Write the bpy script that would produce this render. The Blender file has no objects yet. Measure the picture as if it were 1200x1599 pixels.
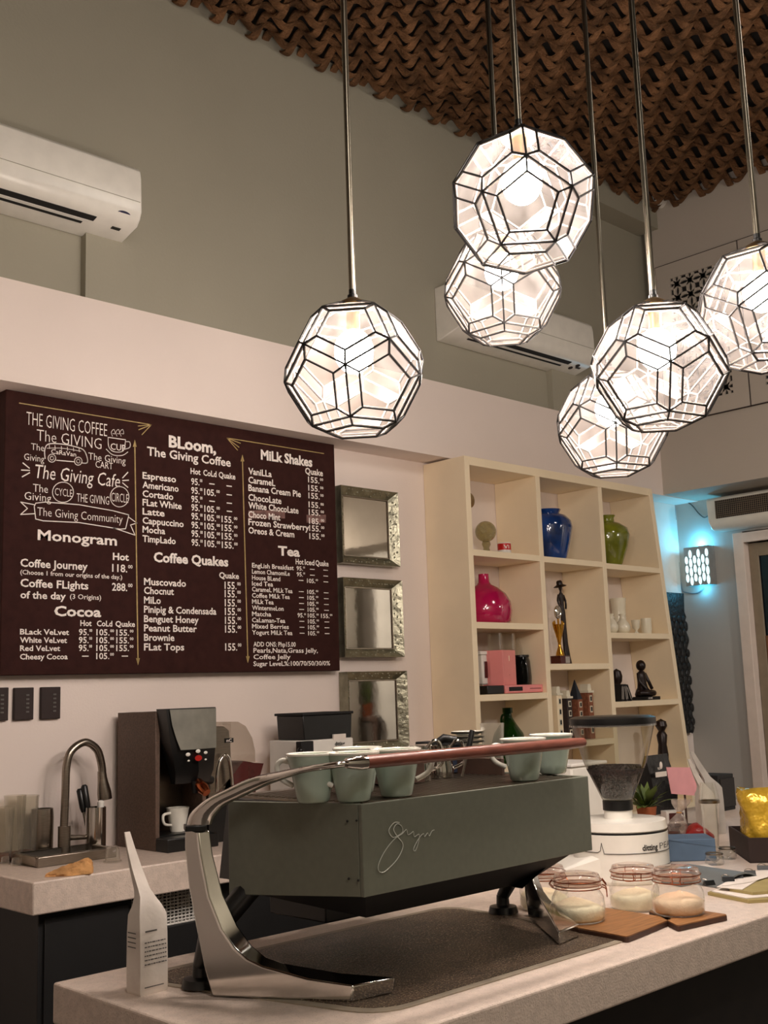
import bpy, bmesh, math, random
from mathutils import Vector, Matrix

random.seed(7)
C = bpy.context.scene.collection
SC = bpy.context.scene

# ------------------------------------------------------------------ camera
CX, CY, FPX = 600.0, 799.5, 1743.23
EYE = Vector((0, 0, 1.59))
YAW, PITCH, ROLL = math.radians(43.815), math.radians(9.184), math.radians(-1.8986)
FWD = Vector((math.sin(YAW) * math.cos(PITCH), math.cos(YAW) * math.cos(PITCH), math.sin(PITCH)))
_r = Vector((math.cos(YAW), -math.sin(YAW), 0))
_u = _r.cross(FWD)
RGT = _r * math.cos(ROLL) + _u * math.sin(ROLL)
UPV = -_r * math.sin(ROLL) + _u * math.cos(ROLL)
cam_d = bpy.data.cameras.new('camera')
cam = bpy.data.objects.new('camera', cam_d)
C.objects.link(cam)
cam.matrix_world = Matrix(((RGT.x, UPV.x, -FWD.x, EYE.x), (RGT.y, UPV.y, -FWD.y, EYE.y),
                           (RGT.z, UPV.z, -FWD.z, EYE.z), (0, 0, 0, 1)))
cam_d.sensor_fit = 'VERTICAL'
cam_d.sensor_height = 24.0
cam_d.lens = FPX / 1599.0 * 24.0
cam_d.clip_start = 0.02
SC.camera = cam

# ------------------------------------------------------------------ world, exposure, fill lights
world = bpy.data.worlds.new('room_ambience')
SC.world = world
world.use_nodes = True
world.node_tree.nodes['Background'].inputs[0].default_value = (0.80, 0.72, 0.56, 1)
world.node_tree.nodes['Background'].inputs[1].default_value = 0.05
SC.view_settings.view_transform = 'Standard'
SC.view_settings.look = 'None'
SC.view_settings.gamma = 1
SC.view_settings.use_curve_mapping = False
SC.view_settings.exposure = 0.82
SC.cycles.use_denoising = True
SC.cycles.max_bounces = 10
SC.cycles.transparent_max_bounces = 24
SC.cycles.caustics_reflective = False
SC.cycles.caustics_refractive = False
SC.cycles.sample_clamp_indirect = 6

BULB_STRENGTH = 175.0
def area_light(name, loc, target, size, power, col):
    d = bpy.data.lights.new(name, 'AREA')
    d.shape = 'DISK'; d.size = size; d.energy = power; d.color = col
    o = bpy.data.objects.new(name, d); C.objects.link(o)
    o.location = loc
    o.rotation_euler = (Vector(target) - Vector(loc)).to_track_quat('-Z', 'Y').to_euler()
    return o
# fill lights added out of view, over the seating side of the bar
area_light('fill_light_seating', (0.3, -0.9, 4.4), (2.6, 3.8, 1.2), 0.7, 13, (1.0, 0.92, 0.84))
area_light('fill_light_entrance', (4.4, 0.2, 4.4), (5.2, 4.2, 1.2), 0.7, 13, (1.0, 0.92, 0.84))

area_light('fill_light_far_wall', (0.5, -1.6, 4.2), (0.5, -3.0, 1.8), 0.5, 70, (1.0, 0.92, 0.84))  # added to light the wall behind the camera for chrome and mirror reflections
area_light('fill_light_side', (6.2, 0.4, 2.9), (7.3, 0.6, 1.3), 0.3, 40, (1.0, 0.92, 0.84))  # added to brighten the plant reflected in the lowest mirror

# ------------------------------------------------------------------ geometry helpers
def ray(px, py):
    return RGT * ((px - CX) / FPX) - UPV * ((py - CY) / FPX) + FWD
def wy(px, py, Y):
    d = ray(px, py); return EYE + d * (Y / d.y)
def wx(px, py, X):
    d = ray(px, py); return EYE + d * (X / d.x)
def wz(px, py, Z):
    d = ray(px, py); return EYE + d * ((Z - EYE.z) / d.z)
def V(*a): return Vector(a)

LOC = {}
class MB:
    """collects shapes, then links them as ONE mesh object"""
    def __init__(s):
        s.v = []; s.f = []; s.m = []; s.cur = 0
    def add(s, vs, fs):
        o = len(s.v)
        s.v += [Vector(p) for p in vs]
        for f in fs:
            s.f.append([i + o for i in f]); s.m.append(s.cur)
        return s
    def box(s, a, b):
        (x0, y0, z0), (x1, y1, z1) = a, b
        return s.add([(x0,y0,z0),(x1,y0,z0),(x1,y1,z0),(x0,y1,z0),(x0,y0,z1),(x1,y0,z1),(x1,y1,z1),(x0,y1,z1)],
                     [(3,2,1,0),(4,5,6,7),(0,1,5,4),(1,2,6,5),(2,3,7,6),(3,0,4,7)])
    def obox(s, c, size, rz=0, rx=0, ry=0):
        M = Matrix.Rotation(rz, 3, 'Z') @ Matrix.Rotation(ry, 3, 'Y') @ Matrix.Rotation(rx, 3, 'X')
        hx, hy, hz = [q / 2 for q in size]; c = Vector(c)
        vs = [c + M @ Vector((x, y, z)) for x, y, z in ((-hx,-hy,-hz),(hx,-hy,-hz),(hx,hy,-hz),(-hx,hy,-hz),(-hx,-hy,hz),(hx,-hy,hz),(hx,hy,hz),(-hx,hy,hz))]
        return s.add(vs, [(3,2,1,0),(4,5,6,7),(0,1,5,4),(1,2,6,5),(2,3,7,6),(3,0,4,7)])
    def prism(s, pts, vec):
        n = len(pts); p = [Vector(q) for q in pts]; vec = Vector(vec)
        fs = [tuple(range(n))[::-1], tuple(range(n, 2 * n))] + [(i, (i + 1) % n, (i + 1) % n + n, i + n) for i in range(n)]
        return s.add(p + [q + vec for q in p], fs)
    def loft(s, rings, closed=True, caps=True):
        n = len(rings[0]); vs = [p for r in rings for p in r]; fs = []
        for k in range(len(rings) - 1):
            for i in range(n if closed else n - 1):
                j = (i + 1) % n
                fs.append((k*n+i, k*n+j, (k+1)*n+j, (k+1)*n+i))
        if caps and closed:
            fs.append(tuple(range(n))[::-1]); fs.append(tuple((len(rings)-1)*n + i for i in range(n)))
        return s.add(vs, fs)
    def tube(s, pts, r, n=8, closed=False, caps=True, flat=1.0):
        P = [Vector(p) for p in pts]; N = len(P)
        R = r if isinstance(r, (list, tuple)) else [r] * N
        up = None; rings = []
        for i in range(N):
            if closed: t = P[(i+1) % N] - P[i-1]
            else: t = P[min(i+1, N-1)] - P[max(i-1, 0)]
            t.normalize()
            if up is None:
                a = V(0,0,1) if abs(t.z) < 0.9 else V(1,0,0)
                up = (a - t * a.dot(t)).normalized()
            else:
                up = (up - t * up.dot(t)).normalized()
            sd = t.cross(up)
            rings.append([P[i] + (up * math.cos(q) * flat + sd * math.sin(q)) * R[i] for q in [2*math.pi*k/n for k in range(n)]])
        if closed: rings.append(rings[0])
        return s.loft(rings, True, caps and not closed)
    def lathe(s, prof, c=(0,0,0), n=32, a0=0.0, a1=None):
        c = Vector(c); rings = []
        for r, z in prof:
            rings.append([c + V(r*math.cos(2*math.pi*k/n), r*math.sin(2*math.pi*k/n), z) for k in range(n)])
        path = sum(math.dist(prof[i], prof[i+1]) for i in range(len(prof)-1))
        if prof[0][0] > 0 and prof[-1][0] > 0 and math.dist(prof[0], prof[-1]) < 0.5*path: rings.append(rings[0])
        return s.loft(rings, True, False)
    def ball(s, c, r, nu=20, nv=12, sc=(1,1,1)):
        c = Vector(c); rings = []
        for j in range(1, nv):
            t = math.pi * j / nv
            rings.append([c + V(r*sc[0]*math.sin(t)*math.cos(2*math.pi*k/nu), r*sc[1]*math.sin(t)*math.sin(2*math.pi*k/nu), -r*sc[2]*math.cos(t)) for k in range(nu)])
        o = len(s.v); s.loft(rings, True, False)
        n = len(s.v); s.v += [c - V(0,0,r*sc[2]), c + V(0,0,r*sc[2])]
        last = o + (nv-2)*nu
        for k in range(nu):
            s.f.append([n, o+(k+1)%nu, o+k]); s.m.append(s.cur)
            s.f.append([n+1, last+k, last+(k+1)%nu]); s.m.append(s.cur)
        return s
    def xform(s, M):
        s.v = [M @ p for p in s.v]; return s
    def build(s, name, mat, parent=None, smooth=40, bevel=0, seg=2):
        off = LOC.get(parent.name, V(0,0,0)) if parent else V(0,0,0)
        me = bpy.data.meshes.new(name)
        me.from_pydata([p - off for p in s.v], [], s.f)
        mats = mat if isinstance(mat, (list, tuple)) else [mat]
        for q in mats: me.materials.append(q)
        bm = bmesh.new(); bm.from_mesh(me)
        for f, mi in zip(bm.faces, s.m): f.material_index = mi
        bmesh.ops.remove_doubles(bm, verts=bm.verts, dist=1e-6)
        bmesh.ops.recalc_face_normals(bm, faces=bm.faces)
        bm.to_mesh(me); bm.free()
        if smooth:
            for p in me.polygons: p.use_smooth = True
            me.set_sharp_from_angle(angle=math.radians(smooth))
        o = bpy.data.objects.new(name, me); C.objects.link(o)
        if parent: o.parent = parent; LOC[o.name] = off
        if bevel:
            b = o.modifiers.new('bevel', 'BEVEL'); b.width = bevel; b.segments = seg; b.limit_method = 'ANGLE'; b.angle_limit = math.radians(35)
        return o

def tag(o, label=None, cat=None, group=None, kind=None):
    if label: o['label'] = label
    if cat: o['category'] = cat
    if group: o['group'] = group
    if kind: o['kind'] = kind
    return o
def thing(name, label, cat, loc=(0,0,0), group=None):
    o = bpy.data.objects.new(name, None); C.objects.link(o)
    o.empty_display_size = 0.05
    o.location = loc; LOC[o.name] = Vector(loc)
    return tag(o, label, cat, group)
def struct(o, label=None, cat=None):
    return tag(o, label, cat, None, 'structure')
def dup(root, loc, rz, label=None, scale=None):
    def cp(o, par):
        c = o.copy(); C.objects.link(c)
        if par: c.parent = par
        for ch in o.children: cp(ch, c)
        return c
    r = cp(root, None); r.location = loc; r.rotation_euler = (0, 0, rz)
    if scale: r.scale = (scale,)*3
    if label: r['label'] = label
    return r
def bez(pts, n=8):
    """Catmull-Rom through points"""
    P = [Vector(p) for p in pts]; out = []
    for i in range(len(P)-1):
        p0 = P[max(i-1,0)]; p1 = P[i]; p2 = P[i+1]; p3 = P[min(i+2,len(P)-1)]
        for k in range(n):
            t = k/n
            out.append(0.5*((2*p1)+(p2-p0)*t+(2*p0-5*p1+4*p2-p3)*t*t+(3*p1-p0-3*p2+p3)*t**3))
    out.append(P[-1]); return out

# ------------------------------------------------------------------ materials
def lin(c):
    return tuple((x/255/12.92 if x/255 <= 0.04045 else ((x/255+0.055)/1.055)**2.4) for x in c)
def M(name, rgb, rough=0.5, metal=0.0, var=0.06, vscale=14, bump=0.0, bscale=60, spec=0.5, coat=0.0, emis=None, estr=0.0, trans=0.0, speck=None, spscale=90, spth=0.62, stretch=None):
    m = bpy.data.materials.new(name); m.use_nodes = True
    nt = m.node_tree; b = nt.nodes['Principled BSDF']
    tc = nt.nodes.new('ShaderNodeTexCoord')
    mp = nt.nodes.new('ShaderNodeMapping'); nt.links.new(tc.outputs['Object'], mp.inputs[0])
    if stretch: mp.inputs['Scale'].default_value = stretch
    col = lin(rgb)
    nz = nt.nodes.new('ShaderNodeTexNoise'); nz.inputs['Scale'].default_value = vscale; nz.inputs['Detail'].default_value = 4
    nt.links.new(mp.outputs[0], nz.inputs['Vector'])
    rp = nt.nodes.new('ShaderNodeValToRGB')
    rp.color_ramp.elements[0].position = 0.3; rp.color_ramp.elements[1].position = 0.7
    rp.color_ramp.elements[0].color = tuple(max(0,x*(1-var*2)) for x in col)+(1,)
    rp.color_ramp.elements[1].color = tuple(min(1,x*(1+var*2)) for x in col)+(1,)
    nt.links.new(nz.outputs[0], rp.inputs[0])
    last = rp.outputs[0]
    if speck:
        n2 = nt.nodes.new('ShaderNodeTexNoise'); n2.inputs['Scale'].default_value = spscale; n2.inputs['Detail'].default_value = 1
        nt.links.new(mp.outputs[0], n2.inputs['Vector'])
        r2 = nt.nodes.new('ShaderNodeValToRGB'); r2.color_ramp.elements[0].position = spth; r2.color_ramp.elements[1].position = spth+0.05
        nt.links.new(n2.outputs[0], r2.inputs[0])
        mx = nt.nodes.new('ShaderNodeMix'); mx.data_type = 'RGBA'
        nt.links.new(r2.outputs[0], mx.inputs[0]); nt.links.new(last, mx.inputs[6]); mx.inputs[7].default_value = lin(speck)+(1,)
        last = mx.outputs[2]
    nt.links.new(last, b.inputs['Base Color'])
    b.inputs['Roughness'].default_value = rough; b.inputs['Metallic'].default_value = metal
    b.inputs['Specular IOR Level'].default_value = spec
    if coat: b.inputs['Coat Weight'].default_value = coat
    if emis: b.inputs['Emission Color'].default_value = lin(emis)+(1,); b.inputs['Emission Strength'].default_value = estr
    if bump:
        n3 = nt.nodes.new('ShaderNodeTexNoise'); n3.inputs['Scale'].default_value = bscale; n3.inputs['Detail'].default_value = 3
        nt.links.new(mp.outputs[0], n3.inputs['Vector'])
        bp = nt.nodes.new('ShaderNodeBump'); bp.inputs['Strength'].default_value = bump; bp.inputs['Distance'].default_value = 0.02
        nt.links.new(n3.outputs[0], bp.inputs['Height']); nt.links.new(bp.outputs[0], b.inputs['Normal'])
    return m
def glass(name, tint=(235,240,235), refl=0.9, edge=0.5, diff=0.0, dcol=(240,230,215), rough=0.03, streak=0.0):
    """thin sheet glass: see-through, shiny at grazing angles, optionally milky"""
    m = bpy.data.materials.new(name); m.use_nodes = True
    nt = m.node_tree; nt.nodes.clear()
    out = nt.nodes.new('ShaderNodeOutputMaterial')
    tr = nt.nodes.new('ShaderNodeBsdfTransparent'); tr.inputs[0].default_value = lin(tint)+(1,)
    gl = nt.nodes.new('ShaderNodeBsdfGlossy'); gl.inputs['Roughness'].default_value = rough
    gl.inputs[0].default_value = (refl,refl,refl,1)
    lw = nt.nodes.new('ShaderNodeLayerWeight'); lw.inputs[0].default_value = edge
    mu = nt.nodes.new('ShaderNodeMath'); mu.operation = 'MULTIPLY_ADD'; mu.inputs[1].default_value = 0.74; mu.inputs[2].default_value = 0.06
    nt.links.new(lw.outputs['Facing'], mu.inputs[0])
    pw = nt.nodes.new('ShaderNodeMath'); pw.operation = 'POWER'; pw.inputs[1].default_value = 2.0
    nt.links.new(mu.outputs[0], pw.inputs[0])
    mx = nt.nodes.new('ShaderNodeMixShader')
    nt.links.new(pw.outputs[0], mx.inputs[0]); nt.links.new(tr.outputs[0], mx.inputs[1]); nt.links.new(gl.outputs[0], mx.inputs[2])
    last = mx.outputs[0]
    if diff:
        tl = nt.nodes.new('ShaderNodeBsdfTranslucent'); tl.inputs[0].default_value = lin(dcol)+(1,)
        df = nt.nodes.new('ShaderNodeBsdfDiffuse'); df.inputs[0].default_value = lin(dcol)+(1,)
        m2 = nt.nodes.new('ShaderNodeMixShader'); m2.inputs[0].default_value = 0.5
        nt.links.new(tl.outputs[0], m2.inputs[1]); nt.links.new(df.outputs[0], m2.inputs[2])
        m3 = nt.nodes.new('ShaderNodeMixShader'); m3.inputs[0].default_value = diff
        if streak:
            tc = nt.nodes.new('ShaderNodeTexCoord'); nz = nt.nodes.new('ShaderNodeTexNoise'); nz.inputs['Scale'].default_value = 22; nz.inputs['Detail'].default_value = 5
            nt.links.new(tc.outputs['Object'], nz.inputs['Vector'])
            mr = nt.nodes.new('ShaderNodeMapRange'); mr.inputs[1].default_value = 0.35; mr.inputs[2].default_value = 0.65
            mr.inputs[3].default_value = diff*(1-streak); mr.inputs[4].default_value = diff*(1+streak)
            nt.links.new(nz.outputs[0], mr.inputs[0]); nt.links.new(mr.outputs[0], m3.inputs[0])
        nt.links.new(last, m3.inputs[1]); nt.links.new(m2.outputs[0], m3.inputs[2]); last = m3.outputs[0]
    nt.links.new(last, out.inputs[0])
    return m
def emit(name, rgb, s):
    m = bpy.data.materials.new(name); m.use_nodes = True
    nt = m.node_tree; nt.nodes.clear()
    out = nt.nodes.new('ShaderNodeOutputMaterial'); e = nt.nodes.new('ShaderNodeEmission')
    e.inputs[0].default_value = lin(rgb)+(1,); e.inputs[1].default_value = s
    nt.links.new(e.outputs[0], out.inputs[0]); return m

m_wall = M('painted_wall', (233,219,210), 0.7, var=0.015, vscale=1.5, bump=0.05, bscale=90, spec=0.25)
m_upper_dimmed = M('upper_wall_paint_dimmed', (160,155,139), 0.75, var=0.02, vscale=1.2, bump=0.06, bscale=70, spec=0.2)  # upper paint darkened to stand in for the dim light up there
m_upper_lit = M('upper_wall_paint_lit', (184,174,162), 0.75, var=0.02, vscale=1.2, bump=0.06, bscale=70, spec=0.2)  # lighter copy of the same upper paint, for the better lit right wall
m_lowright = M('grey_wall_paint', (176,172,166), 0.7, var=0.02, vscale=2, spec=0.2)
m_rattan = M('woven_rattan', (112,80,54), 0.75, var=0.30, vscale=9, bump=0.8, bscale=70, spec=0.2, stretch=(1,1,1))
m_ceildark = M('ceiling_backing', (16,11,9), 0.9, var=0.1)
m_floor = M('floor_tile', (70,62,55), 0.5, var=0.1, vscale=3)
m_stone = M('speckled_stone', (214,196,182), 0.35, var=0.05, vscale=40, bump=0.12, bscale=180, speck=(182,164,146), spscale=230, spth=0.64)
m_base = M('dark_cabinet_paint', (17,16,16), 0.6, var=0.1)
m_board = M('dark_brown_canvas', (52,27,23), 0.8, var=0.08, vscale=25, bump=0.15, bscale=400, spec=0.15)
m_boardside = M('canvas_side', (34,16,14), 0.85)
m_letter = M('white_lettering', (242,232,224), 0.7, var=0.03, vscale=40, spec=0.1)
m_gold = M('gold_paint', (178,152,96), 0.5, var=0.1, vscale=60)
m_smudge = M('chalk_smudge', (120,88,82), 0.9, var=0.2, vscale=30)
m_white = M('white_plastic', (228,224,214), 0.28, var=0.02, spec=0.5)
m_whitem = M('matte_white', (226,222,214), 0.55, var=0.02)
m_black = M('black_plastic', (14,14,14), 0.35, var=0.1)
m_blackm = M('matte_black', (12,11,12), 0.7, var=0.1)
m_chrome = M('chrome', (216,212,206), 0.10, 1.0, var=0.02)
m_steel = M('brushed_steel', (150,140,128), 0.28, 1.0, var=0.06, vscale=30, stretch=(1,1,14))
m_nickel = M('brushed_nickel_rod', (150,142,126), 0.3, 1.0, var=0.05)
m_brass = M('aged_brass', (150,126,92), 0.38, 1.0, var=0.12)
m_lead_shaded = M('lead_came_shaded', (20,17,15), 0.6, 0.2, var=0.15)  # outer side near black: the backlit silhouette is put into the colour
m_solder_lit = M('inner_solder_lit', (120,112,104), 0.5, 0.4, var=0.1)  # inner side paler than the came, for the bulb light on it
m_pane = glass('shell_pane', (252,248,242), 0.6, 0.2, 0.025, (250,240,234), 0.2, 0.5)
m_bulb = emit('bulb_glow', (255,243,238), BULB_STRENGTH)
m_cream = M('cream_laminate', (246,228,196), 0.45, var=0.02, vscale=4)
m_grey = M('grey_enamel', (108,110,97), 0.38, var=0.03, vscale=50, bump=0.03, bscale=500)
m_wood = M('rail_wood', (120,66,52), 0.35, var=0.15, vscale=18, stretch=(1,8,8), coat=0.3)
m_tray = M('serving_board_wood', (146,100,58), 0.5, var=0.16, vscale=12, stretch=(1,9,9))
m_bark = M('dark_wood_edge', (64,36,22), 0.6, var=0.2)
m_aqua = M('aqua_glaze', (180,195,180), 0.18, var=0.03, vscale=10, coat=0.4)
m_rim = M('white_glaze', (236,232,220), 0.15, var=0.02, coat=0.4)
m_clear = glass('clear_glass', (252,252,250), 0.95, 0.5)
m_smoke = glass('clear_plastic', (246,245,240), 0.95, 0.6, 0.10, (236,230,220))
m_lidglass = glass('lid_glass_pink_reflection', (250,244,240), 0.95, 0.6, 0.10, (240,212,202))  # pink reflection put into the tint of the lid
m_hopper = glass('hopper_plastic', (240,240,234), 0.5, 0.55, 0.045, (230,226,214))
m_cover = glass('clear_cover', (238,234,228), 0.95, 0.6, 0.05, (230,222,214))
m_paper = M('white_paper', (226,216,206), 0.8, var=0.03, bump=0.1, bscale=30)
m_ink = M('grey_print', (92,88,84), 0.8)
m_inkb = M('black_print', (12,12,12), 0.6)
m_blue = M('blue_glaze', (20,58,120), 0.12, var=0.35, vscale=6, coat=0.8)
m_green = M('green_glaze', (112,116,30), 0.15, var=0.2, vscale=7, coat=0.7)
m_pink = M('magenta_glaze', (176,16,76), 0.14, var=0.06, coat=0.8)
m_ppink = M('pink_enamel', (232,142,140), 0.25, var=0.02, coat=0.4)
m_red = M('red_print', (196,20,24), 0.4)
m_ceram = M('white_ceramic', (226,218,196), 0.2, var=0.02, coat=0.4)
m_goldm = M('polished_gold', (214,160,62), 0.16, 1.0, var=0.06)
m_bronze = M('dark_bronze', (30,18,16), 0.35, 0.3, var=0.25, vscale=20)
m_maroon = M('maroon_lacquer', (72,14,14), 0.25, coat=0.5)
m_dgreen = glass('green_bottle_glass', (96,150,76), 0.9, 0.45, 0.25, (40,86,36))
m_mirror = M('antique_mirror', (206,200,188), 0.04, 1.0, var=0.05, vscale=6, bump=0.012, bscale=9)
m_hammer = M('hammered_pewter', (150,148,130), 0.36, 0.9, var=0.12, vscale=16, bump=0.35, bscale=26)
m_beans = M('coffee_beans', (44,26,18), 0.6, var=0.4, vscale=90, bump=1.0, bscale=110)
m_powder = M('cream_powder', (252,240,210), 0.95, var=0.03, vscale=30, bump=0.15, bscale=60)
m_powder2 = M('tan_powder', (242,216,186), 0.95, var=0.03, vscale=30, bump=0.15, bscale=60)
m_mat = M('dark_speckled_mat', (66,52,40), 0.42, var=0.3, vscale=9, bump=0.3, bscale=120, speck=(176,156,128), spscale=230, spth=0.60)
m_matedge = M('grey_mat_border', (150,138,120), 0.5, var=0.1)
m_brown = M('brown_panel', (70,50,40), 0.5, var=0.08, vscale=30)
m_tan = M('tan_cloth', (196,146,92), 0.9, var=0.15, bump=0.5, bscale=40)
m_leaf = M('leaf_green', (92,110,50), 0.6, var=0.3)
m_terra = M('terracotta', (168,92,52), 0.8, var=0.1)
m_goldbag = M('gold_foil_bag', (206,166,52), 0.22, 0.35, var=0.2, vscale=10, bump=0.9, bscale=14)
m_dkbrown = M('dark_brown_card', (40,24,20), 0.7, var=0.1)
m_pinkcard = M('pink_card', (226,160,164), 0.8, var=0.02)
m_bluegrey = M('slate_blue_card', (84,106,130), 0.7, var=0.05)
m_tube = M('grey_vinyl', (104,108,108), 0.45, var=0.04)
m_khaki = M('khaki_card', (156,140,90), 0.75, var=0.06)
m_doorgrey = M('door_stile_paint', (138,124,104), 0.5, var=0.05)
m_doorwood = M('door_wood', (112,74,46), 0.5, var=0.12, vscale=8, stretch=(1,6,1))
m_darkglass = M('night_window_glass', (16,22,30), 0.06, var=0.3, vscale=4)
m_frame = M('white_door_frame', (222,206,194), 0.5, var=0.02)
m_shell = emit('lit_shell', (196,240,246), 1.15)
m_carved = M('black_carved_wood', (24,24,24), 0.45, var=0.3, bump=0.6, bscale=40)
m_grille = M('black_mesh_grille', (26,22,20), 0.7, var=0.4, vscale=120)
m_copper = M('copper', (176,98,62), 0.22, 1.0)
# ================================================================== THE ROOM
W, S, U, XR, X2, ZC = 4.5, 4.31, 4.36, 6.92, 7.385, 5.09
ZS, ZL = 2.92, 1.59 + 1.775                       # soffit underside, ledge top
struct(MB().box((-3, W, 0), (X2 + 0.2, W + 0.15, ZS + 0.02)).build('wall_back', m_wall, smooth=0))
struct(MB().box((-3, S, ZS), (X2 + 0.2, W + 0.15, ZL)).build('wall_back_soffit', m_wall, smooth=0))
struct(MB().box((-3, U, ZL), (X2 + 0.2, W + 0.15, ZC + 0.2)).build('wall_back_upper', m_upper_dimmed, smooth=0))
struct(MB().box((XR, -3, 1.59 + 1.335), (X2 + 0.2, S, ZC + 0.2)).build('wall_right_upper', m_upper_lit, smooth=0))
# lower right wall, with the doorway left open
mb = MB()
DY0, DY1, DZ = 3.05, 3.965, 1.59 + 0.977
mb.box((X2, DY1, 0), (X2 + 0.2, W, 1.59 + 1.335)); mb.box((X2, -3, 0), (X2 + 0.2, DY0, 1.59 + 1.335)); mb.box((X2, DY0, DZ), (X2 + 0.2, DY1, 1.59 + 1.335))
struct(mb.build('wall_right', m_lowright, smooth=0))
struct(MB().box((-3.2, -3, 0), (-3, W, ZC + 0.2)).build('wall_left', m_wall, smooth=0))
struct(MB().box((-3, -3.2, 0), (X2 + 0.2, -3, ZC + 0.2)).build('wall_front', m_upper_dimmed, smooth=0))
struct(MB().box((-3, -3, -0.1), (X2 + 0.2, W, 0)).build('floor', m_floor, smooth=0))
# beam boxed in along the top of the back wall, near the corner
struct(MB().box((5.45, 4.19, 1.59 + 3.31), (XR, U, ZC)).build('trim_1', m_upper_dimmed, smooth=0))
# pipe covers under the air conditioners
struct(MB().box((2.345, 4.315, ZL), (2.60, U, 1.59 + 2.10)).build('trim_2', m_upper_dimmed, smooth=0))
struct(MB().box((5.70, 4.315, ZL), (6.05, U, 1.59 + 2.06)).build('trim_3', m_upper_dimmed, smooth=0))

# woven ceiling: bands running both ways, over and under each other
def woven_ceiling():
    mb = MB(); P = 0.115; AMP = 0.034; wd = 0.0235; th = 0.007
    x0, x1, y0, y1 = -0.6, X2, -1.6, U + 0.01
    nx, ny = int((x1-x0)/P), int((y1-y0)/P)
    rnd = random.Random(3)
    def band(fixed, a, b, along, ph):
        n = int((b-a)/P*6); pts = []
        for k in range(n+1):
            t = a + (b-a)*k/n
            z = ZC - 0.035 - AMP*math.sin(2*math.pi*(t-a)/(4*P)*2 + ph)
            wob = 0.010*math.sin(t*3.1+fixed*5) + 0.004*math.sin(t*11+fixed*9)
            tw = 0.25*math.cos(2*math.pi*(t-a)/(4*P)*2 + ph)
            pts.append((t, fixed+wob, z, tw))
        rings = []
        for t, f, z, tw in pts:
            r = []
            for u, v in ((-1,-.6),(-.33,-1),(.33,-1),(1,-.6),(1,1),(-1,1)):
                du = u*wd; dz = v*th + tw*du*0.55
                r.append((t, f+du, z+dz) if along == 'x' else (f+du, t, z+dz))
            rings.append(r)
        mb.loft(rings, True, False)
    for j in range(ny+1):
        band(y0 + j*P, x0, x1, 'x', math.pi*(j % 2))
    for i in range(nx+1):
        band(x0 + (i+0.0)*P, y0, y1, 'y', math.pi*((i) % 2) + math.pi)
    o = mb.build('ceiling', m_rattan, smooth=50)
    return struct(o)
woven_ceiling()
struct(MB().box((-3, -3, ZC + 0.03), (X2 + 0.2, W, ZC + 0.12)).build('ceiling_slab', m_ceildark, smooth=0))

# doorway in the right wall
d = thing('door_1', 'glazed brown wooden door with white frame at the right edge', 'door', (X2, (DY0+DY1)/2, 0)); d['kind'] = 'structure'
mb = MB()
mb.box((X2-0.03, DY1-0.005, 0), (X2+0.16, DY1+0.075, DZ+0.075)).box((X2-0.03, DY0-0.075, 0), (X2+0.16, DY0+0.005, DZ+0.075)).box((X2-0.03, DY0+0.005, DZ), (X2+0.16, DY1-0.005, DZ+0.075))
mb.build('door_frame', m_frame, d, bevel=0.004)
mb = MB()
mb.box((X2+0.04, DY1-0.075, 0.01), (X2+0.09, DY1-0.006, DZ-0.002)).box((X2+0.04, DY0+0.006, 0.01), (X2+0.09, DY0+0.075, DZ-0.002)).box((X2+0.04, DY0+0.075, DZ-0.10), (X2+0.09, DY1-0.075, DZ-0.002))
mb.build('door_leaf', m_doorgrey, d, bevel=0.004)
MB().box((X2+0.045, DY0+0.075, 0.01), (X2+0.085, DY1-0.075, 1.90)).build('lower_panel', m_doorwood, d, bevel=0.004)
MB().box((X2+0.055, DY0+0.075, 1.90), (X2+0.07, DY1-0.075, DZ-0.10)).build('door_glass', m_darkglass, d)

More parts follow.
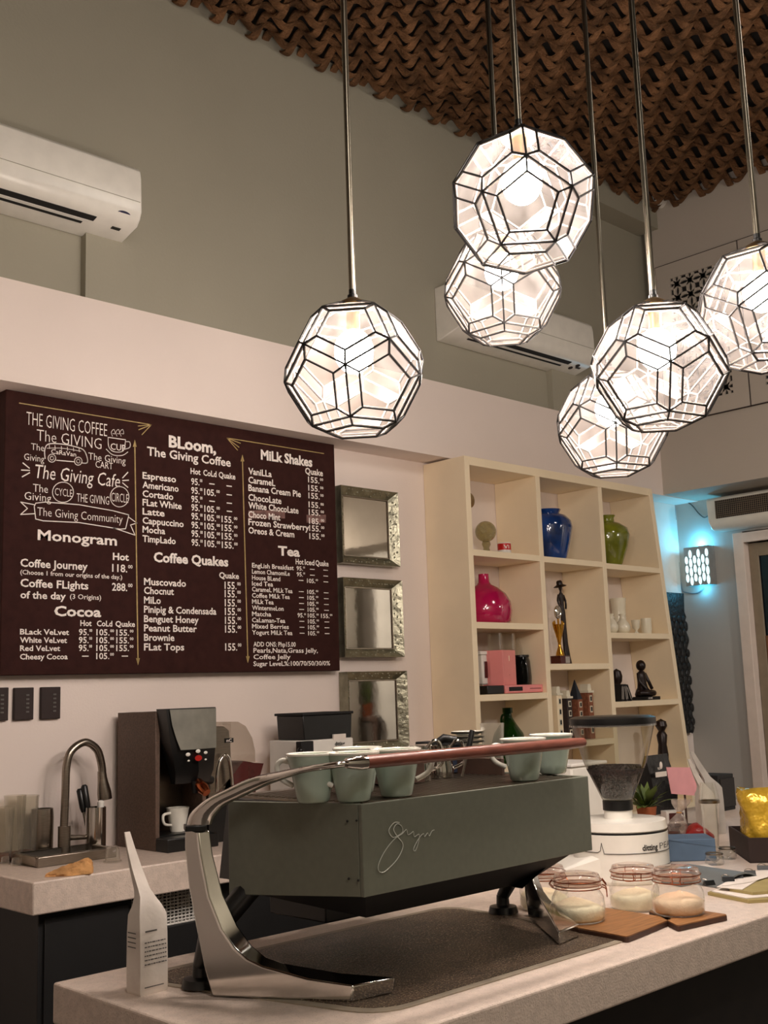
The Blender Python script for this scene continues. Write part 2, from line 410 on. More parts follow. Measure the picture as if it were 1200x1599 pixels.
# ================================================================== BREEZE-BLOCK VENT PANELS
def vent(y_hi, y_lo, z0, z1, label):
    t = thing('vent_panel', label, 'vent', (XR, (y_hi+y_lo)/2, z0), 'breeze-block vent panels in the right wall')
    fr = 0.115; X = XR
    mb = MB()
    mb.box((X-0.022, y_lo, z0), (X+0.0, y_hi, z0+fr)).box((X-0.022, y_lo, z1-fr), (X, y_hi, z1)).box((X-0.022, y_lo, z0+fr), (X, y_lo+fr, z1-fr)).box((X-0.022, y_hi-fr, z0+fr), (X, y_hi, z1-fr))
    mb.build('vent_frame', m_upper_lit, t)
    MB().box((X-0.004, y_lo+fr, z0+fr), (X-0.001, y_hi-fr, z1-fr)).build('vent_backing', m_blackm, t)
    mb = MB()
    iy0, iy1, iz0, iz1 = y_lo+fr, y_hi-fr, z0+fr, z1-fr
    ncz = 9; c = (iz1-iz0)/ncz; ncy = max(2, round((iy1-iy0)/c)); cy = (iy1-iy0)/ncy
    def clip(a, b, k=24):
        return a
    for i in range(ncy+1):
        for j in range(ncz+1):
            yc, zc = iy0+i*cy, iz0+j*c
            # petals: overlapping rings centred on every second node
            pts = []
            for q in range(25):
                a = 2*math.pi*q/24
                pts.append((yc+math.cos(a)*cy*0.72, zc+math.sin(a)*c*0.72))
            for q in range(24):
                (a0, b0), (a1, b1) = pts[q], pts[q+1]
                m0, m1 = (a0+a1)/2, (b0+b1)/2
                if not (iy0-1e-4 <= m0 <= iy1+1e-4 and iz0-1e-4 <= m1 <= iz1+1e-4): continue
                dy, dz = a1-a0, b1-b0; L = math.hypot(dy, dz); ny, nz = -dz/L*0.0105, dy/L*0.0105
                mb.prism([(X-0.018, a0+ny, b0+nz), (X-0.018, a1+ny, b1+nz), (X-0.018, a1-ny, b1-nz), (X-0.018, a0-ny, b0-nz)], (0.015, 0, 0))
    mb.build('vent_lattice', m_upper_lit, t, smooth=0)
    mb = MB()
    for a, b in (((X-0.024, y_lo-0.004, z0-0.004), (X-0.001, y_hi+0.004, z0)), ((X-0.024, y_lo-0.004, z1), (X-0.001, y_hi+0.004, z1+0.004)), ((X-0.024, y_hi, z0), (X-0.001, y_hi+0.004, z1))):
        mb.box(a, b)
    mb.build('vent_trim', m_dkbrown, t)
vz0, vz1 = 1.59+1.836, 1.59+3.01
vent(4.227, 3.575, vz0, vz1, 'pierced plaster vent panel nearest the room corner, behind the pendants')
vent(3.565, 2.90, vz0, vz1, 'pierced plaster vent panel at the right edge, behind the rightmost pendant')

# little ceiling camera in the corner
p = wx(1029, 314, XR - 0.03)
t = thing('security_camera', 'small white three-holed camera high in the ceiling corner', 'camera', p)
MB().lathe([(0.0,-0.05),(0.05,-0.05),(0.05,0.03),(0.0,0.03)], (0,0,0), 20).xform(Matrix.Translation(p) @ Matrix.Rotation(math.radians(90), 4, 'Y')).build('mount', m_whitem, t)
face = p + V(-0.05, -0.02, -0.01)
MB().ball(face, 0.047, 18, 12).build('camera_head', m_white, t)
view = (EYE - face).normalized()
sd = view.cross(V(0,0,1)).normalized(); up = sd.cross(view)
for a in (90, 200, 340):
    q = face + view*0.043 + (sd*math.cos(math.radians(a)) - up*math.sin(math.radians(a)))*0.018
    MB().ball(q, 0.0085, 10, 8).build('lens', m_black, t)

# ================================================================== AIR CONDITIONERS
def aircon(x0, x1, z0, z1, depth, label, logo):
    t = thing('air_conditioner', label, 'air conditioner', ((x0+x1)/2, U, z0), 'split air conditioners on the upper wall')
    F = U - depth; h = z1-z0
    prof = [(U, z1), (F+0.03, z1), (F+0.008, z1-0.02), (F, z1-0.06), (F-0.004, z0+0.30*h), (F+0.01, z0+0.20*h), (F+0.035, z0+0.115*h), (U-0.02, z0), (U, z0)]
    MB().prism([(x0, y, z) for y, z in prof], (x1-x0, 0, 0)).build('body', m_white, t, smooth=35, bevel=0.006)
    # sloped underside: local frame from lip to back edge
    a = V(0, F+0.035, z0+0.115*h); b = V(0, U-0.02, z0)
    dn = (b-a).normalized(); nn = V(0, -dn.z, dn.y) if dn.y < 0 else V(0, dn.z, -dn.y)
    def strip(name, u0, u1, xa, xb, mat, out):
        p0 = a + dn*u0; p1 = a + dn*u1
        q = [V(xa, p0.y, p0.z), V(xb, p0.y, p0.z), V(xb, p1.y, p1.z), V(xa, p1.y, p1.z)]
        return MB().prism([v + nn*out for v in q], nn*0.003).build(name, mat, t, smooth=0)
    L = (b-a).length
    strip('outlet', 0.05*L, 0.26*L, x0+0.16, x1-0.20, m_blackm, 0.0)
    strip('louvre', 0.27*L, 0.36*L, x0+0.14, x1-0.22, m_whitem, 0.004)
    strip('outlet', 0.37*L, 0.50*L, x0+0.16, x1-0.24, m_blackm, 0.0)
    strip('sensor_window', 0.25*L, 0.36*L, x1-0.105, x1-0.062, m_black, 0.0)
    if logo:
        mb = MB(); cxx, cz = x1-0.085, z0+0.165*h+0.02; yy = F+0.016
        tilt = V(0, 0.025, -0.085*h).normalized()
        pts = [V(cxx+0.034*math.cos(2*math.pi*k/20), yy, cz) - tilt*0.015*math.sin(2*math.pi*k/20) for k in range(20)]
        nrm = V(0, tilt.z, -tilt.y); nrm = nrm if nrm.y < 0 else -nrm
        lg = MB().prism([q + nrm*0.006 for q in pts], nrm*0.002).build('badge', M('badge_blue', (30,32,66), 0.3), t)
        txt = MB(); 
        for k in range(7):
            u = -0.024 + 0.0075*k
            txt.prism([V(cxx+u, yy, cz)+nrm*0.0085 + tilt*0.005, V(cxx+u+0.005, yy, cz)+nrm*0.0085+tilt*0.005, V(cxx+u+0.005, yy, cz)+nrm*0.0085-tilt*(0.003+0.003*(k in (0,))), V(cxx+u, yy, cz)+nrm*0.0085-tilt*(0.003+0.003*(k in (0,)))], nrm*0.0008)
        txt.build('badge_lettering', m_letter, t)
    else:
        for u in (0.16, 0.42):
            MB().lathe([(0,0),(0.016,0),(0.016,0.004),(0,0.004)], (0,0,0), 14).xform(Matrix.Translation(a+dn*(u*L)+V(x1-0.10-0.1*u,0,0)+nn*0.001) @ nn.to_track_quat('Z','Y').to_matrix().to_4x4()).build('fixing_screw', m_dkbrown, t)
    MB().box((x0+0.01, F-0.0055, z0+0.44*h), (x1-0.01, F-0.0035, z0+0.447*h)).build('panel_seam', m_upper_dimmed, t)
aircon(1.25, 2.53, 1.59+2.075, 1.59+2.39, 0.21, 'white split air conditioner with oval badge at the upper left', True)
aircon(4.66, 5.96, 1.59+2.045, 1.59+2.375, 0.21, 'white split air conditioner half hidden behind the hanging pendants', False)

# ================================================================== PENDANT LAMPS
R_L = 0.18
def unit_dodeca():
    N = [V(0,0,1)] + [V(2/5**.5*math.cos(math.radians(72*k)), 2/5**.5*math.sin(math.radians(72*k)), 1/5**.5) for k in range(5)]
    N += [V(2/5**.5*math.cos(math.radians(36+72*k)), 2/5**.5*math.sin(math.radians(36+72*k)), -1/5**.5) for k in range(5)] + [V(0,0,-1)]
    vs = []
    for i in range(12):
        for j in range(i+1, 12):
            for k in range(j+1, 12):
                if N[i].dot(N[j]) > .4 and N[j].dot(N[k]) > .4 and N[i].dot(N[k]) > .4:
                    vs.append((N[i]+N[j]+N[k]).normalized())
    faces = []
    for n in N:
        idx = sorted(range(len(vs)), key=lambda q: -vs[q].dot(n))[:5]
        a = vs[idx[0]] - n*vs[idx[0]].dot(n); a.normalize(); b = n.cross(a)
        idx.sort(key=lambda q: math.atan2(vs[q].dot(b), vs[q].dot(a)))
        faces.append((n, idx))
    return vs, faces
def make_lamp(label):
    t = thing('pendant_lamp', label, 'lamp', (0,0,0), 'faceted glass pendant lamps over the bar')
    vs, faces = unit_dodeca(); R = R_L
    panes = MB(); lead = MB(); sold = MB(); edges = {}
    def came(a, b):
        lead.tube([a*1.012, b*1.012], 0.0026, 5); sold.tube([a*.990, b*.990], 0.0026, 5)
    K = 0.68
    for n, idx in faces:
        outer = [vs[q]*R for q in idx]
        cen = n*(R*0.795)
        inner = [ (n*(R*0.868) + (o-cen)*K) for o in outer]
        if n.z > 0.9: inner = [ (n*(R*0.935) + (o-cen)*0.46) for o in outer]
        panes.add(inner, [tuple(range(5))])
        for k in range(5):
            j = (k+1) % 5
            panes.add([outer[k], outer[j], inner[j], inner[k]], [(0,1,2,3)])
            edges[tuple(sorted((idx[k], idx[j])))] = (outer[k], outer[j])
            came(inner[k], inner[j])
            came(outer[k], inner[k])
    for a, b in edges.values(): came(a, b)
    panes.build('glass_panes', m_pane, t, smooth=0)
    lead.build('lead_frame', m_lead_shaded, t)
    sold.build('solder_seams', m_solder_lit, t)
    MB().lathe([(0.0,0.194),(0.012,0.194),(0.022,0.188),(0.036,0.180),(0.046,0.171),(0.047,0.166),(0.0,0.166)], (0,0,0), 28).build('cap', m_brass, t)
    MB().lathe([(0.0,0.190),(0.013,0.190),(0.013,0.201),(0.009,0.204),(0.009,0.216),(0,0.216)], (0,0,0), 16).build('socket_collar', m_black, t)
    MB().ball((0,0,0.052), 0.050, 20, 14, (1,1,1.15)).build('bulb', m_bulb, t)
    MB().lathe([(0.0,0.105),(0.018,0.105),(0.018,0.168),(0,0.168)], (0,0,0), 14).build('bulb_holder', m_brass, t)
    return t
lamp0 = make_lamp('')
def place_lamp(px, py, dia, delta, flip, label, first=[True]):
    dpt = FPX*2*R_L/dia
    p = EYE + ray(px, py)*dpt
    face = math.atan2(-p.y, -p.x) + math.radians(delta)          # turned towards the bar front
    rz = face if flip else face + math.radians(36)
    if first[0]:
        o = lamp0; first[0] = False; o.location = p; o.rotation_euler = (0,0,rz); o['label'] = label
    else:
        o = dup(lamp0, p, rz, label)
    L = ZC - 0.04 - p.z
    rod = MB().lathe([(0,0.21),(0.0085,0.21),(0.0085,L),(0,L)], (0,0,0), 14)
    LOC[o.name] = V(0,0,0)
    rod.build('rod', m_nickel, o)
    MB().lathe([(0,L-0.03),(0.05,L-0.03),(0.055,L-0.01),(0.055,L+0.0),(0,L)], (0,0,0), 20).build('ceiling_rose', m_nickel, o)
    return o
place_lamp(554, 580, 222, -7, True, 'leftmost pendant lamp, hanging in front of the menu board top')
place_lamp(817, 315, 228, 4.5, False, 'highest pendant lamp, largest and closest to the woven ceiling')
place_lamp(785, 450, 188, 0, True, 'pendant lamp partly covered by the highest pendant in front of it')
place_lamp(1029, 575, 212, 10, True, 'big pendant lamp hanging in front of the vent panel and above the shelf')
place_lamp(956, 664, 176, 4, True, 'lowest pendant lamp, just touching the top of the cream shelf unit')
place_lamp(1193, 484, 208, -20, True, 'rightmost pendant lamp, cut off by the edge of the picture')

# ================================================================== MENU BOARD
BY = 4.43
bl, br = wy(5, 800, BY).x, wy(525, 800, BY).x
bt, bb = wy(6, 607, BY).z, wy(300, 1050.5, BY).z
board = thing('menu_board', 'large dark brown chalk menu board with white hand lettering', 'menu board', ((bl+br)/2, W, bb))
MB().box((bl, BY, bb), (br, W-0.001, bt)).build('canvas', m_board, board, bevel=0.004)
YB = BY - 0.0015
_glyph = {}
def glyphs(s, bold):
    key = (s, bold)
    if key not in _glyph:
        cu = bpy.data.curves.new('lettering_curve', 'FONT'); cu.body = s; cu.size = 1.0; cu.offset = bold; cu.resolution_u = 2
        cu.fill_mode = 'FRONT'
        ob = bpy.data.objects.new('lettering_curve', cu); C.objects.link(ob)
        bpy.context.view_layer.update()
        me = bpy.data.meshes.new_from_object(ob.evaluated_get(bpy.context.evaluated_depsgraph_get()))
        vs = [v.co.copy() for v in me.vertices]; fs = [tuple(p.vertices) for p in me.polygons]
        bpy.data.objects.remove(ob); bpy.data.curves.remove(cu); bpy.data.meshes.remove(me)
        _glyph[key] = (vs, fs)
    return _glyph[key]
def put_text(mb, s, x0, x1, z, h, bold=0.0, fn=None, slant=0.0, rise=0.0):
    """text s between x0 and x1 on the baseline z, cap height h; fn maps (x, z) to a 3D point"""
    vs, fs = glyphs(s, bold)
    if not vs: return
    mn = min(v.x for v in vs); mxx = max(v.x for v in vs); sx = (x1-x0)/max(1e-6, mxx-mn); sy = h/0.70
    pts = []
    for v in vs:
        u = x0+(v.x-mn)*sx; w = z+v.y*sy
        u += slant*(w-z); w += rise*(u-x0)
        pts.append(fn(u, w))
    mb.add(pts, fs)
fb = lambda u, w: V(u, YB, w)
ZA = lambda x, y: (x/3.4036, 600+y/3.4036)              # two close-ups the board was measured from
ZB = lambda x, y: (200+x/3.5294, 640+y/3.5294)
def bpt(conv, x, y):
    p = wy(*conv(x, y), YB); return p
letters = MB(); thin = MB(); gold = MB(); smudge = MB()
def T(conv, s, xl, xr, bx, by, h, bold=0.022, mb=None, **kw):
    a = bpt(conv, xl, by); b = bpt(conv, xr, by); z = bpt(conv, bx, by).z
    hz = bpt(conv, bx, by-h).z - z
    put_text(mb or letters, s, a.x, b.x, z, hz, bold, fb, **kw)
    return z
def price(conv, s, xl, xr, z, h):
    a = bpt(conv, xl, 700).x; b = bpt(conv, xr, 700).x
    hz = h/3.5/300
    if s == '-':
        m = (a+b)/2; letters.add([fb(m-0.016, z+hz*0.38), fb(m+0.016, z+hz*0.38), fb(m+0.016, z+hz*0.55), fb(m-0.016, z+hz*0.55)], [(0,1,2,3)]); return
    put_text(letters, s+'.', a, a+(b-a)*0.74, z, hz, 0.016, fb)
    put_text(letters, '00', a+(b-a)*0.78, b, z+hz*0.55, hz*0.45, 0.02, fb)
def stroke(mb, conv, pts, w=0.004, smooth=True, closed=False, Y=None):
    P = [bpt(conv, x, y) for x, y in pts]
    if smooth: P = bez(P, 5)
    if closed: P = P + [P[0]]
    for i in range(len(P)-1):
        d = P[i+1]-P[i]
        if d.length < 1e-6: continue
        n = V(-d.z, 0, d.x).normalized()*w/2; e = d.normalized()*w*0.3
        mb.add([P[i]+n-e, P[i+1]+n+e, P[i+1]-n+e, P[i]-n-e], [(0,1,2,3)])
def ell(cx, cy, rx, ry, a0=0, a1=360, n=22, rot=0):
    return [(cx+rx*math.cos(math.radians(a0+(a1-a0)*k/n)), cy+ry*math.sin(math.radians(a0+(a1-a0)*k/n))) for k in range(n+1)]
# -- drawn block, upper left
T(ZA, 'THE GIVING COFFEE', 140, 570, 150, 216, 72, -0.012, thin)
T(ZA, 'The GIVING', 195, 540, 205, 300, 62, -0.012, thin)
T(ZA, 'The', 165, 235, 170, 348, 36, -0.006, thin); T(ZA, 'Giving', 128, 235, 132, 402, 36, -0.006, thin)
T(ZA, 'The Giving', 470, 668, 475, 400, 38, -0.006, thin); T(ZA, 'CART', 508, 600, 512, 442, 36, -0.006, thin)
T(ZA, 'CUP', 588, 668, 590, 346, 34, 0.006, thin)
T(ZA, 'CaRaVan', 272, 405, 275, 368, 24, 0.006, thin)
T(ZA, 'The Giving Cafe', 180, 636, 186, 497, 74, -0.002, thin, slant=0.12)
T(ZA, 'The', 175, 255, 180, 570, 42, -0.004, thin); T(ZA, 'Giving', 130, 272, 134, 612, 42, -0.004, thin)
T(ZA, 'CYCLE', 292, 384, 295, 590, 40, -0.008, thin); T(ZA, 'THE GIVING', 408, 580, 412, 624, 46, -0.008, thin)
T(ZA, 'CIRCLE', 592, 682, 594, 622, 48, -0.008, thin)
T(ZA, 'The Giving Community', 198, 652, 204, 698, 46, -0.008, thin)
for q in (ell(335, 574, 56, 54), ell(636, 598, 50, 54)): stroke(thin, ZA, q, 0.0035, False)
stroke(thin, ZA, [(575,282),(578,330),(600,356),(640,360),(660,345),(668,295)], 0.004); stroke(thin, ZA, [(575,282),(668,295)], 0.004, False)
stroke(thin, ZA, [(668,305),(690,308),(690,335),(664,345)], 0.004); stroke(thin, ZA, [(565,345),(600,375),(650,378),(680,360)], 0.0035)
for k in (0, 24, 46): stroke(thin, ZA, [(598+k,276),(592+k,255),(606+k,240),(612+k,262),(600+k,262)], 0.003)
stroke(thin, ZA, [(240,395),(238,350),(258,318),(330,318),(400,332),(445,350),(464,392),(462,418),(432,418)], 0.0045)
stroke(thin, ZA, [(300,404),(394,412)], 0.004, False); stroke(thin, ZA, [(250,340),(330,340),(430,356)], 0.0025)
for cxx, cyy in ((276,393),(416,409)):
    stroke(thin, ZA, ell(cxx, cyy, 20, 21), 0.004, False); stroke(thin, ZA, ell(cxx, cyy, 9, 10), 0.004, False)
for k in (262, 292, 326, 358, 390, 420): stroke(thin, ZA, [(k,322+(k-262)*0.12),(k+2,342+(k-262)*0.11)], 0.0025, False)
for a, b in (((122,418),(156,446)),((114,456),(158,458)),((118,492),(158,470)),((680,468),(652,498)),((684,510),(652,512)),((680,548),(652,524))): stroke(thin, ZA, [a, b], 0.005, False)
stroke(thin, ZA, [(182,650),(190,632),(240,626),(420,640),(600,672),(684,694),(684,700),(668,768),(640,770),(420,735),(230,726),(190,716),(182,650)], 0.004, False)
stroke(thin, ZA, [(182,640),(110,626),(146,660),(110,692),(184,688)], 0.004, False); stroke(thin, ZA, [(684,706),(728,738),(694,748),(718,802),(600,762)], 0.004, False)
# -- bold lettering, left column
T(ZA, 'Monogram', 200, 622, 205, 826, 54, 0.022)
T(ZA, 'Hot', 600, 685, 603, 932, 36, 0.03)
zz = T(ZA, 'Coffee Journey', 108, 466, 110, 968, 42); price(ZA, '118', 598, 706, zz, 36)
T(ZA, '(Choose 1 from our origins of the day.)', 108, 650, 110, 1009, 24, 0.012)
zz = T(ZA, 'Coffee FLights', 108, 470, 110, 1075, 42); price(ZA, '288', 598, 706, zz, 36)
zz = T(ZA, 'of the day', 108, 350, 110, 1136, 38); T(ZA, '(3 Origins)', 372, 538, 374, 1140, 26, 0.008)
T(ZA, 'Cocoa', 288, 538, 292, 1230, 52, 0.03)
zz = T(ZA, 'Hot', 427, 487, 429, 1284, 30, 0.022); T(ZA, 'CoLd', 515, 597, 429, 1284, 30, 0.022); T(ZA, 'Quake', 614, 718, 429, 1284, 30, 0.022)
for s, xr, y, pr in (('BLack VeLvet', 367, 1329, '95 105 155'), ('White VeLvet', 356, 1373, '95 105 155'), ('Red VeLvet', 320, 1417, '95 105 155'), ('Cheesy Cocoa', 360, 1462, '- 105 -')):
    zz = T(ZA, s, 106, xr, 108, y, 29)
    for q, (a, b) in zip(pr.split(), ((426,496),(518,610),(622,712))): price(ZA, q, a, b, zz, 28)
# -- middle column
T(ZB, 'BLoom,', 225, 486, 230, 203, 62, 0.036); T(ZB, 'The Giving Coffee', 105, 566, 110, 250, 48, 0.02)
for s, a, b in (('Hot',345,400),('CoLd',415,488),('Quake',500,592)): T(ZB, s, a, b, 347, 352, 32, 0.022)
cols = ((350,412),(422,508),(517,604))
for s, xr, y, pr in (('Espresso',265,378,'95 - -'),('Americano',279,429,'95 105 -'),('Cortado',250,478,'95 - -'),('FLat White',296,526,'95 105 -'),('Latte',202,576,'95 105 155'),('Cappuccino',307,626,'95 105 155'),('Mocha',205,675,'95 105 155'),('TimpLado',263,726,'95 105 155')):
    zz = T(ZB, s, 80, xr, 82, y, 36)
    for q, (a, b) in zip(pr.split(), cols): price(ZB, q, a, b, zz, 33)
T(ZB, 'Coffee Quakes', 142, 553, 148, 836, 52, 0.034); T(ZB, 'Quake', 503, 612, 505, 926, 32, 0.022)
for s, xr, y, pr in (('Muscovado',320,964,1),('Chocnut',253,1013,1),('MiLo',181,1066,1),('Pinipig & Condensada',487,1117,1),('Benguet Honey',390,1169,1),('Peanut Butter',380,1220,1),('Brownie',256,1272,0),('FLat Tops',310,1325,1)):
    zz = T(ZB, s, 88, xr, 92, y, 38)
    if pr: price(ZB, '155', 530, 618, zz, 36)
# -- right column
T(ZB, 'MiLk Shakes', 733, 1016, 738, 272, 52, 0.036); T(ZB, 'Quake', 977, 1075, 980, 352, 34, 0.022)
for s, xr, y, pr in (('VaniLLa',792,354,'155'),('CarameL',812,402,'155'),('Banana Cream Pie',953,446,'155'),('ChocoLate',846,498,'155'),('White ChocoLate',940,542,'155'),('Choco Mint',840,592,'185'),('Frozen Strawberry',998,634,'155'),('Oreos & Cream',917,680,'155')):
    zz = T(ZB, s, 664, xr, 668, y, 35)
    price(ZB, pr, 1000, 1084, zz, 32)
for a, b, c in ((665,866,598),(985,1092,622)):
    P = [bpt(ZB, a, c), bpt(ZB, b, c), bpt(ZB, b, c-44), bpt(ZB, a, c-44)]
    smudge.add([p + V(0, 0.0007, 0) for p in P], [(0,1,2,3)])
T(ZB, 'Tea', 828, 948, 832, 800, 50, 0.034)
for s, a, b in (('Hot',925,968),('Iced',975,1028),('Quake',1034,1106)): T(ZB, s, a, b, 927, 850, 30, 0.02)
c3 = ((926,972),(982,1042),(1054,1116))
for s, xr, y, pr in (('EngLish Breakfast',914,868,'95 - -'),('Lemon ChamomiLe',892,902,'95 - -'),('House BLend',840,936,'- 105 -'),('Iced Tea',800,968,''),('CarameL MiLk Tea',907,1000,'- 105 -'),('Coffee MiLk Tea',892,1034,'- 105 -'),('MiLk Tea',803,1068,'- 105 -'),('WintermeLon',858,1102,'- 105 -'),('Matcha',790,1136,'95 105 155'),('CaLaman-Tea',867,1170,'- 105 -'),('Mixed Berries',887,1204,'- 105 -'),('Yogurt MiLk Tea',907,1238,'- 105 -')):
    zz = T(ZB, s, 684, xr, 686, y, 25, 0.016)
    for q, (a, b) in zip(pr.split(), c3): price(ZB, q, a, b, zz, 23)
for s, xr, y in (('ADD ONS: Php15.00',925,1304),('Pearls,Nata,Grass Jelly,',1047,1338),('Coffee Jelly',897,1374),('Sugar LeveL%:100/70/50/30/0%',1115,1412)): T(ZB, s, 692, xr, 694, y, 26, 0.016)
# -- gold arrows and rules
for conv, pts in ((ZA, [(717,318),(734,1470)]), (ZB, [(631,270),(661,1372)])):
    stroke(gold, conv, pts, 0.006, False)
    (xa, ya), (xb, yb) = pts
    for (x, y, s) in ((xa, ya, -1), (xb, yb, 1)):
        P = [bpt(conv, x-10, y-s*14), bpt(conv, x+10, y-s*14), bpt(conv, x, y+s*24)]
        gold.add(P, [(0,1,2)])
stroke(gold, ZA, [(103,100),(805,215)], 0.004, False)
for q in ((735,222),(738,242),(755,268)): stroke(gold, ZA, [q,(805,215)], 0.004, False)
stroke(gold, ZB, [(545,155),(1080,241)], 0.004, False)
for q in ((620,184),(612,206),(604,222)): stroke(gold, ZB, [(545,155), q], 0.004, False)
letters.build('painted_lettering', m_letter, board, smooth=0)
thin.build('chalk_drawing', m_letter, board, smooth=0)
gold.build('gold_arrows', m_gold, board, smooth=0)
smudge.build('chalk_smudge', m_smudge, board, smooth=0)

# ================================================================== HAMMERED MIRRORS
def mirror(px, py0, py1, pxr, label):
    a = wy(px, py0, 4.43); b = wy(pxr, py0, 4.43); c = wy(px, py1, 4.43)
    x0, x1, z1, z0 = a.x, b.x, a.z, c.z
    t = thing('wall_mirror', label, 'mirror', ((x0+x1)/2, W, z0), 'square mirrors in hammered metal frames')
    w = 0.047; F = 4.43; B = 4.474
    out = [(x0,z0),(x1,z0),(x1,z1),(x0,z1)]; inn = [(x0+w,z0+w),(x1-w,z0+w),(x1-w,z1-w),(x0+w,z1-w)]
    mb = MB(); n = 8
    for k in range(4):
        j = (k+1) % 4
        mb.add([V(out[k][0],F,out[k][1]), V(out[j][0],F,out[j][1]), V(inn[j][0],B,inn[j][1]), V(inn[k][0],B,inn[k][1]),
                V(out[k][0],W-.002,out[k][1]), V(out[j][0],W-.002,out[j][1]), V(inn[j][0],W-.002,inn[j][1]), V(inn[k][0],W-.002,inn[k][1])],
               [(0,1,2,3),(0,4,5,1),(4,7,6,5),(3,2,6,7)])
    mb.build('frame', m_hammer, t, smooth=0)
    st = MB(); rr = random.Random(int(px*7))
    for k in range(4):
        j = (k+1) % 4
        for q in range(16):
            u = 0.06+0.88*(q+rr.random()*0.6)/16; v = rr.choice((0.25, 0.5, 0.75))
            o = V(out[k][0]+(out[j][0]-out[k][0])*u, F, out[k][1]+(out[j][1]-out[k][1])*u)
            i_ = V(inn[k][0]+(inn[j][0]-inn[k][0])*u, B, inn[k][1]+(inn[j][1]-inn[k][1])*u)
            st.ball(o.lerp(i_, v), 0.0062, 8, 6, (1,.6,1))
    st.build('hammered_relief', m_hammer, t)
    e = MB()
    for k in range(4):
        j = (k+1) % 4
        e.tube([V(inn[k][0],B-.003,inn[k][1]), V(inn[j][0],B-.003,inn[j][1])], 0.004, 6)
    e.build('inner_bead', m_steel, t)
    MB().box((x0+w-.001,4.4745,z0+w-.001),(x1-w+.001,4.480,z1-w+.001)).build('mirror_glass', m_mirror, t)
mirror(532.5, 757, 878, 621.5, 'topmost of the three hammered metal mirrors beside the menu board')
mirror(536, 901, 1026, 628, 'middle hammered metal mirror, between the other two')
mirror(542.5, 1049, 1176, 636, 'lowest hammered metal mirror, just above the coffee grinder box')

# dark plates on the wall under the board
for (a, b, y0, y1), lab in zip(((-16,13,1074,1125),(23,52.5,1074,1123.5),(65,94.5,1073,1122)), ('dark switch plate cut off by the left edge, under the menu board','middle dark switch plate of three under the menu board','rightmost dark switch plate under the menu board')):
    A = wy(a, y0, W-0.02); B = wy(b, y1, W-0.02)
    t = thing('switch_plate', lab, 'switch', (A.x, W, B.z), 'dark switch plates under the board')
    MB().box((A.x, W-0.02, B.z), (B.x, W-0.001, A.z)).build('plate', m_dkbrown, t, bevel=0.003)
    mb = MB()
    for k in range(5):
        z = B.z + (A.z-B.z)*(0.22+0.13*k)
        mb.box((B.x-0.036, W-0.023, z), (B.x-0.022, W-0.019, z+0.007))
    mb.build('rocker', m_ink, t)
# ================================================================== BACK COUNTER
ZB_ = 0.97; CT = 0.93
t = thing('back_worktop', 'pale stone worktop along the wall under the menu board', 'worktop', (3.4, 4.2, 0.85))
MB().box((1.905, 3.835, ZB_-0.115), (4.60, W-0.001, ZB_)).build('slab', m_stone, t, bevel=0.006)
ZSH = wy(270, 1444, 3.97).z
t = thing('base_cabinet', 'dark cabinet under the back worktop', 'cabinet', (3.4, 4.2, 0))
MB().box((1.96, 3.90, 0.08), (2.34, W-0.004, ZB_-0.116)).box((2.34, 4.36, 0.08), (4.58, W-0.004, ZB_-0.116)).box((2.72, 3.92, 0.08), (4.58, 4.36, ZB_-0.116)).box((2.34,3.95,0.08),(2.72,4.36,ZSH)).build('carcass', m_base, t, bevel=0.003)
MB().box((1.98, 3.888, 0.12), (2.32, 3.899, 0.83)).build('door', m_base, t, bevel=0.002)
MB().box((2.0, 3.95, 0.0), (4.55, W-0.01, 0.08)).build('plinth', m_blackm, t)
# wire crate on the open shelf
t = thing('wire_crate', 'pale plastic mesh crate on the open shelf under the back worktop', 'crate', (2.54, 4.12, ZSH))
mb = MB(); xa, xb, ya, yb, za, zb = 2.38, 2.70, 3.97, 4.3, ZSH+.003, 0.835
for k in range(19):
    x = xa+(xb-xa)*k/18; mb.tube([V(x,ya,za), V(x,ya,zb)], 0.003, 5)
for k in range(11):
    z = za+(zb-za)*k/10; mb.tube([V(xa,ya,z), V(xb,ya,z)], 0.003, 5)
    mb.tube([V(xa,ya,z), V(xa,yb,z)], 0.003, 5); mb.tube([V(xb,ya,z), V(xb,yb,z)], 0.003, 5)
for k in range(9):
    y = ya+(yb-ya)*k/8; mb.tube([V(xa,y,za), V(xa,y,zb)], 0.003, 5); mb.tube([V(xb,y,za), V(xb,y,zb)], 0.003, 5)
mb.build('mesh_sides', m_whitem, t)
MB().box((xa, ya, za-0.002), (xb, yb, za+0.004)).build('crate_floor', m_whitem, t)

# ---------------------------------------------------------------- sink and tap
s0 = wz(60, 1356, ZB_)
t = thing('sink_rim', 'raised brown metal sink edge below the curved tap', 'sink', (s0.x+0.2, s0.y+0.1, ZB_))
xa, ya = s0.x, s0.y+0.005
mb = MB(); xb, yb, h = xa+0.34, ya+0.22, 0.040
mb.box((xa,ya,ZB_),(xb,ya+0.02,ZB_+h)).box((xa,yb-0.02,ZB_),(xb,yb,ZB_+h)).box((xa,ya+0.02,ZB_),(xa+0.02,yb-0.02,ZB_+h)).box((xb-0.02,ya+0.02,ZB_),(xb,yb-0.02,ZB_+h))
mb.build('rim', m_steel, t, bevel=0.004)
MB().box((xa+0.02,ya+0.02,ZB_+0.001),(xb-0.02,yb-0.02,ZB_+0.006)).build('basin', m_black, t)
FY = 4.36
_q = wy(100, 1335, FY); f0 = V(_q.x, FY, ZB_)
def fp(x, y): return wy(x, y, FY)
t = thing('kitchen_tap', 'tall gooseneck brushed steel tap at the sink', 'tap', f0)
